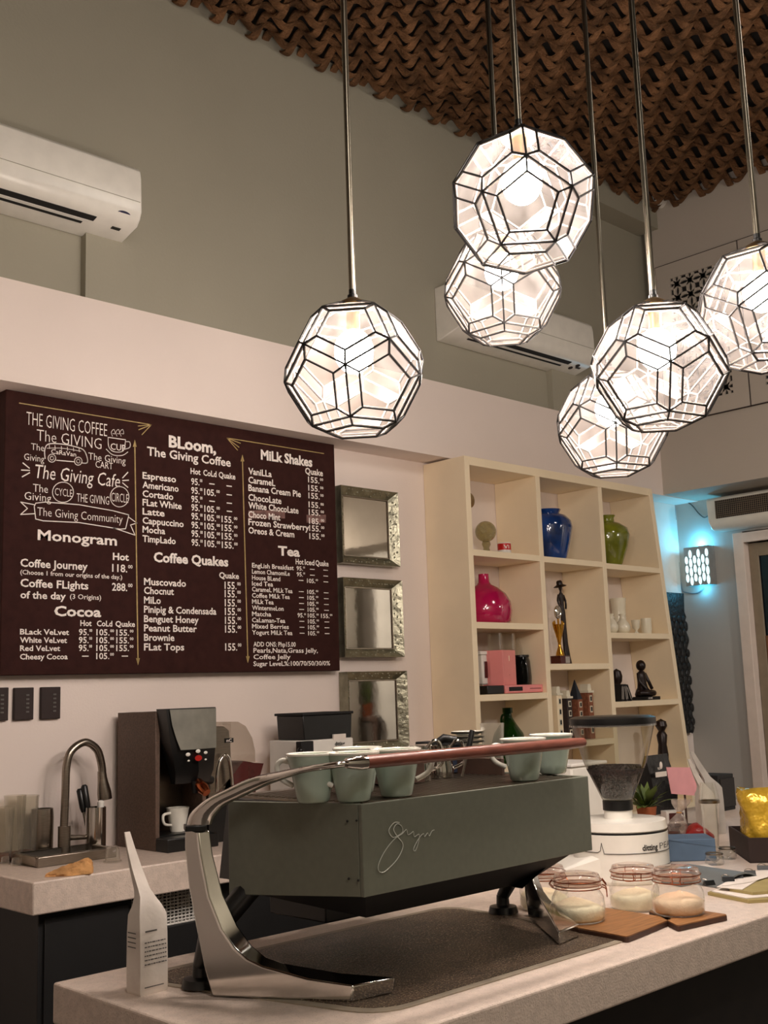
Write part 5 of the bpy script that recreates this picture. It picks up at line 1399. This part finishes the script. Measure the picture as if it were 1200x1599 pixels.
# writing and the line with a peak, wrapped around the body
fdir = math.atan2(-G.y, -G.x)
def wrap(u, z, o_=.0012):
    a = fdir + math.asin(max(-1, min(1, u/R)))
    return G+V(math.cos(a)*(R+o_), math.sin(a)*(R+o_), z-CT)
def wrapu(u_arc, z, o_=.0012):
    a = fdir+u_arc/R; return G+V(math.cos(a)*(R+o_), math.sin(a)*(R+o_), z-CT)
arc = lambda px: R*math.asin(max(-1,min(1,(px-968)/74.0)))
mb = MB(); put_text(mb, 'ditting', arc(1000), arc(1023), gz(1319.5), .0185, .028, wrapu); mb.build('maker_lettering', m_inkb, t, smooth=0)
mb = MB(); put_text(mb, 'PEAK', arc(1026), arc(1041.5)+.03, gz(1319.5), .020, -.004, wrapu); mb.build('model_lettering', m_ink, t, smooth=0)
ln = [wrapu(arc(900)+(arc(934)-arc(900))*q/6, gz(1322)) for q in range(7)]+[wrapu(arc(938),gz(1319)),wrapu(arc(940),gz(1307)),wrapu(arc(943.5),gz(1323.5))]+[wrapu(arc(943.5)+(arc(1041.9)-arc(943.5)+.05)*q/16, gz(1323.5)) for q in range(1,17)]
MB().tube(ln, .0011, 5).build('peak_line', m_inkb, t)
mb = MB()
for i, py in enumerate((1345,1349.5,1354)):
    mb.tube([wrapu(arc(1022)+(arc(1040)-arc(1022)+.03)*q/8, gz(py), .0015+R*.02) for q in range(9)], .0013, 5)
mb.build('vent_lines', m_inkb, t)

# ---------------------------------------------------------------- wooden boards and clip jars
def slab(name, label, corners, z, th, r=.012):
    t = thing(name, label, 'board', sum((Vector(c).to_3d() for c in corners), V(0,0,0))/4+V(0,0,z), 'wooden serving boards')
    P = rrect([Vector(c).to_3d() for c in corners], r, z+.001)
    MB().prism(P, (0,0,th-.0035)).build('edge', m_bark, t, smooth=0)
    c = sum(P, V(0,0,0))/len(P)
    MB().prism([c+(q-c)*.985+V(0,0,th-.0034) for q in P], (0,0,.003)).build('wood_face', m_tray, t, smooth=0)
    return t
TH = .016
def pz(x, y): q = wz(x, y, CT+TH); return (q.x, q.y)
F1, R1, L1_ = Vector(pz(980,1463)), Vector(pz(1052,1434)), Vector(pz(868,1443))
B1 = L1_ + (R1-F1)*1.0
slab('serving_board', 'orange brown wooden board under the two left jars', [F1, R1, B1, L1_], CT, TH)
F2, R2 = Vector(pz(1056,1447)), Vector(pz(1138,1428))
L2_ = F1.lerp(R1,1)+ (R1-F1).normalized()*.012+V(.0,.03).to_2d()*0; L2_ = Vector(pz(1010,1437)) if False else R1+(R1-F1)*.03+(L1_-F1)*.30
slab('serving_board', 'darker wooden board under the two right jars', [F2+(R1-F1)*.04, R2, R2+(L1_-F1)*.45, R1+(R1-F1)*.16+(L1_-F1)*.45], CT, TH)
def make_jar():
    t = thing('clip_jar', '', 'jar', (0,0,0), 'clip-top glass jars of powder')
    r = .073
    MB().lathe([(0,0),(r*.90,0),(r,.008),(r*1.02,.03),(r,.062),(r*.90,.075),(r*.84,.082),(r*.84,.094)], (0,0,0), 40).build('glass_body', m_clear, t, smooth=60)
    MB().lathe([(r*.86,.0945),(r*.90,.0945),(r*.90,.0985),(r*.86,.0985)], (0,0,0), 40).build('rubber_seal', M('pink_rubber',(216,168,146),.6) if 'pink_rubber' not in bpy.data.materials else bpy.data.materials['pink_rubber'], t)
    MB().lathe([(0,.099),(r*.88,.099),(r*.90,.103),(r*.90,.112),(r*.84,.124),(r*.6,.128),(0,.128)], (0,0,0), 40).build('glass_lid', m_lidglass, t, smooth=60)
    MB().tube([V(r*.925*math.cos(a),r*.925*math.sin(a),.089) for a in [2*math.pi*k/32 for k in range(32)]], .0016, 6, True).tube([V(r*.94*math.cos(a),r*.94*math.sin(a),.108) for a in [2*math.pi*k/32 for k in range(32)]], .0016, 6, True).build('wire_band', m_copper, t)
    MB().tube(bez([V(-r*.93,-.018,.092),V(-r*1.08,-.018,.086),V(-r*1.10,-.016,.066),V(-r*1.10,.016,.066),V(-r*1.08,.018,.086),V(-r*.93,.018,.092)],4), .0016, 6).tube([V(-r*.95,-.012,.110),V(-r*1.09,-.012,.096),V(-r*1.09,.012,.096),V(-r*.95,.012,.110)], .0016, 6).build('wire_clasp', m_copper, t)
    MB().tube([V(r*.93,-.012,.088),V(r*1.06,-.010,.098),V(r*.95,-.012,.108)], .0016, 6).tube([V(r*.93,.012,.088),V(r*1.06,.010,.098),V(r*.95,.012,.108)], .0016, 6).build('wire_hinge', m_copper, t)
    mb = MB(); rr = random.Random(3)
    rings = []
    for rr_, z in ((0.0,.003),(.88,.003),(.97,.011),(.985,.028),(.97,.036),(.8,.044),(.45,.055),(.15,.059),(.0,.059)):
        rings.append([V(rr_*r*math.cos(a), rr_*r*math.sin(a), z+(.004*math.sin(a+1)+.0015*math.sin(3*a))*(1 if z > .030 and rr_ > .1 else 0)) for a in [2*math.pi*k/36 for k in range(36)]])
    mb.loft(rings); mb.build('powder', m_powder, t, smooth=60)
    return t
jar0 = make_jar()
JARS = [(857,1424,1.6,CT,m_powder,'glass clip jar at the back left, by the machine foot'),(912,1443,2.2,CT+TH,m_powder,'glass clip jar at the front left of the wooden board'),
        (1000,1424,3.9,CT,m_powder,'glass clip jar with yellow powder in front of the white grinder'),(1069,1432,3.7,CT+TH,m_powder2,'rightmost glass clip jar, tan powder, on the darker board')]
for i, (px, py, a, z, mt, lab) in enumerate(JARS):
    p = wz(px, py-3, z+.0008); p += V(RGT.x*0-0, 0, 0) + V(.35,.6,0)*.045
    if i == 0: j = jar0; j.location = p; j.rotation_euler = (0,0,a); j['label'] = lab
    else: j = dup(jar0, p, a, lab)
    for ch in j.children:
        if ch.name.startswith('powder') and mt is not m_powder:
            ch.data = ch.data.copy(); ch.data.materials[0] = mt

# ---------------------------------------------------------------- things along the right of the bar
# slate blue box and papers
A, B = wz(1043,1346,CT), wz(1120,1344,CT)
dirv = (B-A).normalized(); nrm = V(-dirv.y,dirv.x,0); nrm = nrm if nrm.dot(FWD) > 0 else -nrm
hb_ = wy(1043,1311,A.y).z-CT
t = thing('blue_box', 'flat slate blue cardboard box right of the white grinder', 'box', (A+B)/2)
MB().prism([A,B,B+nrm*.16,A+nrm*.16], (0,0,hb_)).build('carton', m_bluegrey, t, bevel=.003)
MB().prism([A+V(0,0,hb_+.0004)-nrm*.002,B+V(0,0,hb_*.62)-nrm*.002,B+V(0,0,hb_*.62)+nrm*.162,A+V(0,0,hb_+.0004)+nrm*.162], (0,0,.003)).build('carton_lid', m_bluegrey, t)
def sheet(name, label, pts, z, th, mat, cat='paper', group=None):
    P = [wz(x, y, z) for x, y in pts]
    t = thing(name, label, cat, sum(P, V(0,0,0))/len(P), group)
    MB().prism([q+V(0,0,.0004) for q in P], (0,0,th)).build('leaf', mat, t, smooth=0)
    return t
sheet('paper_sheet', 'white paper sheet between the slate blue box and the grey holder', [(1040,1362),(1104,1349),(1125,1359),(1056,1374)], CT, .001, m_paper)
# grey curved vinyl holder
A, B = wz(1062,1374,CT), wz(1124,1384,CT)
t = thing('grey_holder', 'grey folded vinyl bill holder lying open on the bar', 'bill holder', (A+B)/2)
ax_ = (B-A).normalized(); sx_ = V(-ax_.y,ax_.x,0)
mb = MB(); rings = []
Lh = (B-A).length*1.45
for i in range(2):
    c = A+ax_*(Lh*i-.02)+sx_*.05
    rings.append([c+sx_*(.085*math.cos(a)*1.0)+V(0,0,.002+.042*math.sin(a)) for a in [math.pi*k/12 for k in range(13)]]+[c+sx_*(.081*math.cos(a))+V(0,0,.001+.038*math.sin(a)) for a in [math.pi*k/12 for k in range(12,-1,-1)]])
mb.loft(rings).build('curved_cover', m_tube, t, smooth=60)
MB().prism([A-sx_*.05+V(0,0,.001),A+ax_*.10-sx_*.05+V(0,0,.001),A+ax_*.10-sx_*.10+V(0,0,.001),A-sx_*.09+V(0,0,.001)],(0,0,.02)).build('flap', m_tube, t)
# two small upturned jars
for px, py, lab in ((1117,1350,'small clear jar lying nearest the slate blue box'),(1137,1341,'small clear jar against the dark brown carton')):
    p = wz(px, py, CT); 
    t = thing('spice_jar', lab, 'jar', p, 'small clear jars')
    MB().lathe([(0,0),(.03,0),(.034,.006),(.034,.028),(.028,.034),(.03,.044),(.027,.044),(.025,.034),(.031,.026),(0,.005)], p, 28).build('jar_body', m_clear, t)
    MB().lathe([(.029,.036),(.0315,.036),(.0315,.041),(.029,.041)], p, 28).build('jar_band', m_steel, t)
# dark carton with gold foil bag
A = wz(1172,1348,CT); Lp = wz(1141,1326,CT)
d1 = (Lp-A); Lc = d1.length; d1.normalize(); d2 = V(-d1.y,d1.x,0); d2 = d2 if d2.dot(RGT) > 0 else -d2
hc = wy(1172,1308,A.y).z-CT
t = thing('dark_carton', 'open dark brown carton holding the gold foil bag', 'carton', A)
mb = MB(); W2 = .42; w_ = .008
mb.prism([A,A+d1*Lc,A+d1*Lc+d2*w_,A+d2*w_],(0,0,hc)); mb.prism([A+d2*w_,A+d2*W2,A+d2*W2+d1*w_,A+d2*w_+d1*w_],(0,0,hc))
mb.prism([A+d1*Lc+d2*w_,A+d1*Lc+d2*W2,A+d1*(Lc-w_)+d2*W2,A+d1*(Lc-w_)+d2*w_],(0,0,hc)); mb.prism([A+d2*W2,A+d2*W2+d1*Lc,A+d2*(W2-w_)+d1*Lc,A+d2*(W2-w_)],(0,0,hc*.9))
mb.prism([A+V(0,0,.001),A+d1*Lc+V(0,0,.001),A+d1*Lc+d2*W2+V(0,0,.001),A+d2*W2+V(0,0,.001)],(0,0,.004))
mb.build('carton_walls', m_dkbrown, t, smooth=0)
ztb = wy(1168,1233,A.y+.06).z
c = A+d1*Lc*.5+d2*.125
t = thing('gold_foil_bag', 'crinkled gold foil bag standing in the dark carton', 'bag', c+V(0,0,.006))
mb = MB(); rings = []; rr = random.Random(6)
hh = ztb-CT
for i in range(11):
    u = i/10; ss = max(0,min(1,(u-.12)/.45)); ss = ss*ss*(3-2*ss); sw = .104+.006*math.sin(u*9); sd = min(.095, Lc*.5-.02)*(1-.35*u**3) if u < .95 else .03
    ring = []
    for k in range(28):
        a = 2*math.pi*k/28; jz = 1+.05*math.sin(5*a+i*1.3)+.04*rr.random()
        sgn = lambda q: (abs(q)**.38)*(1 if q > 0 else -1)
        ring.append(c+d2*sw*sgn(math.cos(a))*jz+d1*sd*sgn(math.sin(a))*jz*.9+V(0,0,.007+(hh-.007)*u+(.006*math.sin(a*3) if i > 8 else 0)))
    rings.append(ring)
mb.loft(rings).build('foil', m_goldbag, t, smooth=50)
# clear tall bottle
p = wz(1125,1333,CT)+V(.05,.06,0); k = (p-EYE).dot(FWD)/FPX
t = thing('tall_glass_bottle', 'tall clear glass bottle in front of the paper coffee bag', 'bottle', p)
MB().lathe([(0,0),(9*k,0),(10*k,3*k),(14*k,60*k),(15.5*k,74*k),(16*k,78*k),(13*k,96*k),(12*k,104*k),(11*k,104*k),(12*k,96*k),(14.6*k,76*k),(13*k,60*k),(9*k,5*k),(0,4*k)], p, 28).build('bottle_glass', m_clear, t)
MB().lathe([(15.8*k,73*k),(16.6*k,73*k),(16.6*k,77*k),(15.8*k,77*k)], p, 28).build('bottle_ring', m_steel, t)
# paper coffee bag on the far right, leaning flat top
o = wz(1119,1316,CT)+V(.10,.12,0); k = (o-EYE).dot(FWD)/FPX
ax = V(.79,-.61,0); ay = V(.61,.79,0)
hb_ = (1318-1238)*k
coffee_bag('coffee_bag', 'grey printed coffee bag with folded top beside the gold foil bag', o, ax, ay, 24*k, 24*k, hb_*.82, RGT*(-20*k), 54*k, M('grey_paper',(190,182,172),.8), False)
o2 = o+ax*(22*k)+ay*(34*k)
coffee_bag('coffee_bag', 'second grey coffee bag directly behind the first, right side', o2, ax, ay, 30*k, 24*k, hb_*.9, RGT*(-26*k), 56*k, M('grey_paper_b',(170,164,156),.8), False)
# red pouch in clear wrap
p = wz(1096,1316,CT)+V(.06,.05,0); k = (p-EYE).dot(FWD)/FPX
t = thing('red_pouch', 'dark red pouch lying behind the slate blue box', 'pouch', p)
mb = MB(); rings = []
for i in range(9):
    u = i/8; c = p+RGT*((u-.5)*46*k); s = math.sin(math.pi*min(max(u,.06),.94))**.5
    rings.append([c+V(-RGT.y,RGT.x,0)*(20*k*math.cos(a)*s)+V(0,0,14*k*s+(26*k if u<.6 else 18*k)*.5*math.sin(a)*s) for a in [2*math.pi*q/14 for q in range(14)]])
mb.loft(rings).build('pouch_body', M('red_foil',(140,24,20),.35,bump=.5,bscale=20), t, smooth=60)
p2 = p-RGT*(36*k)
t = thing('cookie_bag', 'clear cellophane bag of cookies tied at the top', 'bag', p2)
mb = MB(); rings = []
for u, r in ((0,.9),(.08,1),(.3,.95),(.5,.7),(.62,.32),(.68,.18),(.76,.45),(.9,.8),(1,.9)):
    rings.append([p2+RGT*(18*k*r*math.cos(a)*(1+.12*math.sin(4*a)))+V(-RGT.y,RGT.x,0)*(12*k*r*math.sin(a))+RGT*(u*14*k)+V(0,0,u*62*k+.001) for a in [2*math.pi*q/20 for q in range(20)]])
mb.loft(rings, True, False).build('cellophane', glass('cellophane',(236,230,224),.9,.6,.28,(236,224,214),.1,.5), t, smooth=30)
mb = MB(); rr = random.Random(12)
for i in range(5): mb.lathe([(0,0),(9*k,0),(10*k,2*k),(9*k,4.5*k),(0,5*k)], p2+V(rr.uniform(-4,4)*k, rr.uniform(-3,3)*k, (1+i*4.8)*k), 16)
mb.build('cookies', M('cookie_brown',(70,38,26),.8), t)
MB().tube([p2+RGT*(9*k+3.6*k*math.cos(a))+V(-RGT.y,RGT.x,0)*(2.6*k*math.sin(a))+V(0,0,42*k) for a in [2*math.pi*q/14 for q in range(14)]], 1.1*k, 6, True).build('twine', m_tan, t)
# pink card on a stand, plant, black coffee pouch
p = wz(1066,1302,CT)+V(.05,.06,0); k = (p-EYE).dot(FWD)/FPX
YP = p.y
t = thing('pink_card', 'blank pink card held upright in a wooden stand', 'card', p)
P = [wy(1041.5,1198,YP),wy(1086,1198.5,YP),wy(1094.5,1243,YP),wy(1049.5,1239.5,YP)]
MB().prism(P, (.002,.004,0)).build('card', m_pinkcard, t, smooth=0)
bm_ = (P[2]+P[3])/2
MB().tube([V(bm_.x,YP+.008,CT+.02), V(bm_.x,YP+.008,bm_.z+.03)], .005, 8).build('stem', m_bark, t)
MB().obox(V(bm_.x,YP+.008,CT+.011), (.09,.06,.02)).build('stand_foot', m_bark, t, bevel=.003)
p = wz(1046,1300,CT)+V(.28,.30,0); k = (p-EYE).dot(FWD)/FPX
t = thing('leafy_plant', 'small leafy green plant in a pot behind the white grinder', 'plant', p)
MB().lathe([(0,0),(12*k,0),(16*k,24*k),(14*k,24*k),(11*k,3*k),(0,3*k)], p, 24).build('pot', m_terra, t)
MB().lathe([(0,3*k),(12*k,3*k),(14*k,20*k),(0,21*k)], p, 20).build('soil', m_beans, t)
mb = MB(); rr = random.Random(21)
for i in range(46):
    a = rr.random()*6.28; el = rr.uniform(.2,1.3); L = rr.uniform(26,62)*k; d_ = V(math.cos(a)*math.cos(el),math.sin(a)*math.cos(el),math.sin(el))
    s_ = p+V(0,0,20*k); m_ = s_+d_*L*.6; e_ = s_+d_*L+V(0,0,-8*k); w_ = d_.cross(V(0,0,1)).normalized()*rr.uniform(3.5,7)*k
    mb.add([s_, m_+w_, e_, m_-w_, m_+V(0,0,-1.2*k)], [(0,1,4),(1,2,4),(2,3,4),(3,0,4)])
tag(mb.build('leaves', m_leaf, t, smooth=60), kind='stuff')
p = wz(1026,1300,CT)+V(.30,.42,0); k = (p-EYE).dot(FWD)/FPX
YP = p.y
t = thing('black_coffee_pouch', 'black coffee pouch with white label beside the hopper', 'pouch', p)
zt2 = wy(1030,1178,YP).z
xa, xb = wy(1010,1240,YP).x, wy(1046,1240,YP).x
MB().loft([[V(xa,YP-.04,CT+.001),V(xb,YP-.04,CT+.001),V(xb,YP+.04,CT+.001),V(xa,YP+.04,CT+.001)],[V(xa-.005,YP-.05,CT+.12),V(xb+.005,YP-.05,CT+.12),V(xb+.005,YP+.05,CT+.12),V(xa-.005,YP+.05,CT+.12)],[V(xa+.005,YP-.012,zt2-.03),V(xb-.002,YP-.012,zt2-.03),V(xb-.002,YP+.012,zt2-.03),V(xa+.005,YP+.012,zt2-.03)],[V(xa+.01,YP-.004,zt2),V(xb,YP-.004,zt2),V(xb,YP+.004,zt2),V(xa+.01,YP+.004,zt2)]]).build('pouch_body', M('black_foil',(18,17,18),.35,bump=.4,bscale=18), t, smooth=35)
la, lb = wy(1026,1214,YP-.06), wy(1042,1204,YP-.06)
MB().box((la.x,YP-.058,la.z),(lb.x,YP-.054,lb.z)).build('white_label', m_paper, t)
MB().ball(V(wy(1035,1193,YP-.055).x,YP-.046,wy(1035,1193,YP).z), 5*k, 12, 8, (.8,.3,1.2)).build('bird_mark', m_paper, t)
mb = MB(); c = wy(1027,1202,YP-.055); put_text(mb, 'YES', c.x, c.x+9*k, c.z, 3.5*k, .01, lambda u, w: V(u,YP-.056,w)); mb.build('pouch_lettering', m_letter, t, smooth=0)
# white plastic box and storage behind the machine
p = wz(897,1262,CT)+V(.5,.2,0)
pw = wy(897,1205,2.95)
t = thing('white_box', 'white plastic container glimpsed between machine and hopper', 'container', V(pw.x,2.95,0.93))
xa, xb = wy(878,1205,2.95).x, wy(925,1205,2.95).x
# black box on the wall ledge far right
c = wy(1145,1218,3.3)
t2 = thing('black_speaker', 'small black box standing behind the grey coffee bags', 'box', V(wy(1138,1260,3.15).x,3.15,CT))
xa2, xb2 = wy(1124,1240,3.10).x, wy(1148,1240,3.10).x
MB().box((xa2,3.10,CT+.0005),(xb2,3.24,wy(1140,1206,3.15).z)).build('case', m_blackm, t2, bevel=.004)
MB().box((xa2+.008,3.092,CT+.02),(xb2-.008,3.10,wy(1140,1212,3.15).z)).build('grille', m_grille, t2)
LOCW = V(pw.x,2.95,CT)
MB().box((max(3.66,xa),2.90,CT+.0005),(max(3.66,xa)+.24,3.12,wy(897,1196,2.95).z)).build('container_body', m_white, t, bevel=.008)
MB().box((max(3.66,xa)-.006,2.894,wy(897,1196,2.95).z+.0004),(max(3.66,xa)+.246,3.126,wy(897,1192,2.95).z+.004)).build('container_lid', m_whitem, t, bevel=.004)
# white dish by the carton
p = wz(1052,1290,CT)+V(.10,.06,0)
t = thing('red_box', 'small dark red box with white frame behind the cookie bag', 'box', p)
MB().obox(p+V(0,0,.03), (.10,.06,.058), math.radians(-30)).build('box_body', m_whitem, t, bevel=.003)
MB().obox(p+V(-.0155,-.0268,.031), (.075,.002,.038), math.radians(-30)).build('dark_window', m_maroon, t)
# clipboards with menus and binder clips
stack = [('menu_clipboard','lowest khaki menu board of the stack at the right edge','clipboard',[(1106,1398),(1170,1411),(1300,1404),(1290,1340),(1180,1372)],.009,m_khaki),
         ('menu_sheet','white menu sheet between the two khaki boards','menu',[(1112,1393),(1166,1404),(1290,1394),(1280,1340),(1178,1370)],.003,m_paper),
         ('menu_clipboard','upper khaki menu board of the stack at the right edge','clipboard',[(1140,1392),(1176,1398),(1300,1388),(1290,1338),(1196,1366)],.008,m_khaki),
         ('menu_sheet','topmost pale menu sheet held by binder clips','menu',[(1120,1386),(1160,1390),(1196,1368),(1180,1364),(1150,1370)],.002,m_paper)]
z = CT
for nm, lab, cat, pts, th, mt in stack:
    P = [wz(x, y, z) for x, y in pts]
    t = thing(nm, lab, cat, sum(P,V(0,0,0))/5)
    MB().prism([q+V(0,0,.0006) for q in P], (0,0,th)).build('leaf', mt, t, smooth=0); z += th+.0008
ztop = z
for i, (px, py, ang, lab) in enumerate(((1108,1382,20,'black binder clip nearest the jars'),(1138,1376,0,'black binder clip in the middle of the menu edge'),(1152,1371,-8,'black binder clip second from the right'),(1172,1366,-10,'black binder clip between the papers near the carton'),(1192,1358,-12,'rightmost black binder clip on the papers'))):
    p = wz(px, py, ztop+.001)
    t = thing('binder_clip', lab, 'clip', p, 'binder clips on the menus')
    R_ = Matrix.Translation(p) @ Matrix.Rotation(math.radians(ang-43), 4, 'Z')
    MB().prism([V(-.018,-.010,0),V(-.018,.010,0),V(-.018,.002,.014),V(-.018,-.002,.014)], (.036,0,0)).xform(R_).build('clip_body', m_black, t, smooth=0)
    MB().tube(bez([V(-.010,.010,.002),V(-.013,.028,.010),V(0,.040,.014),V(.013,.028,.010),V(.010,.010,.002)],5), .0013, 6).xform(R_).build('wire_arm', m_steel, t)
sheet('folded_menu', 'pale folded paper lying under the binder clips', [(1128,1384),(1172,1378),(1206,1368),(1206,1356),(1150,1366)], ztop+.0004, .0006, m_paper, 'paper')

# ---------------------------------------------------------------- seen in the lowest mirror: a potted grass on a console
YV = 2*4.475 - 0.95
def mir_pt(px, py):
    q = wy(px, py, YV); return V(q.x, 0.95, q.z)
pt = mir_pt(577, 1119)
t = thing('console_table', 'tall wooden console table, seen reflected in the lowest mirror', 'table', (pt.x, .95, 0))
MB().box((pt.x-.10,.70,pt.z-.04),(min(pt.x+.25,X2-.02),1.15,pt.z)).build('tabletop', m_brown, t, bevel=.004)
for x in (-.075,min(.22,X2-.05-pt.x)):
    for y in (.73,1.12): MB().box((pt.x+x-.02,y-.02,0),(pt.x+x+.02,y+.02,pt.z-.0405)).build('leg', m_brown, t)
t = thing('potted_grass', 'tall green grass in a terracotta pot, seen reflected in the lowest mirror', 'plant', pt)
MB().lathe([(0,.001),(.05,.001),(.068,.11),(.074,.11),(.074,.125),(.062,.125),(.06,.11),(0,.11)], pt, 24).build('pot', m_terra, t)
mb = MB(); rr = random.Random(14)
for i in range(70):
    a = rr.random()*6.28; r = .05*rr.random(); b = pt+V(r*math.cos(a),r*math.sin(a),.11); L = rr.uniform(.22,.34)
    e = b+V(math.cos(a)*.07*rr.random(),math.sin(a)*.07*rr.random(),L); w_ = V(-math.sin(a),math.cos(a),0)*.0045
    mb.add([b-w_,b+w_,b.lerp(e,.6)+w_*.8,e,b.lerp(e,.6)-w_*.8],[(0,1,2,3,4)])
tag(mb.build('grass_blades', m_leaf, t, smooth=0), kind='stuff')

t = thing('white_column', 'white square column beside the potted grass, seen reflected in the mirror', 'column', (pt.x-.52, .6, 0))
q0, q1 = mir_pt(549, 1100), mir_pt(566, 1100)
MB().box((q0.x-.05,.55,0),(min(q1.x,pt.x-.115),.93,2.9)).build('shaft', m_whitem, t)
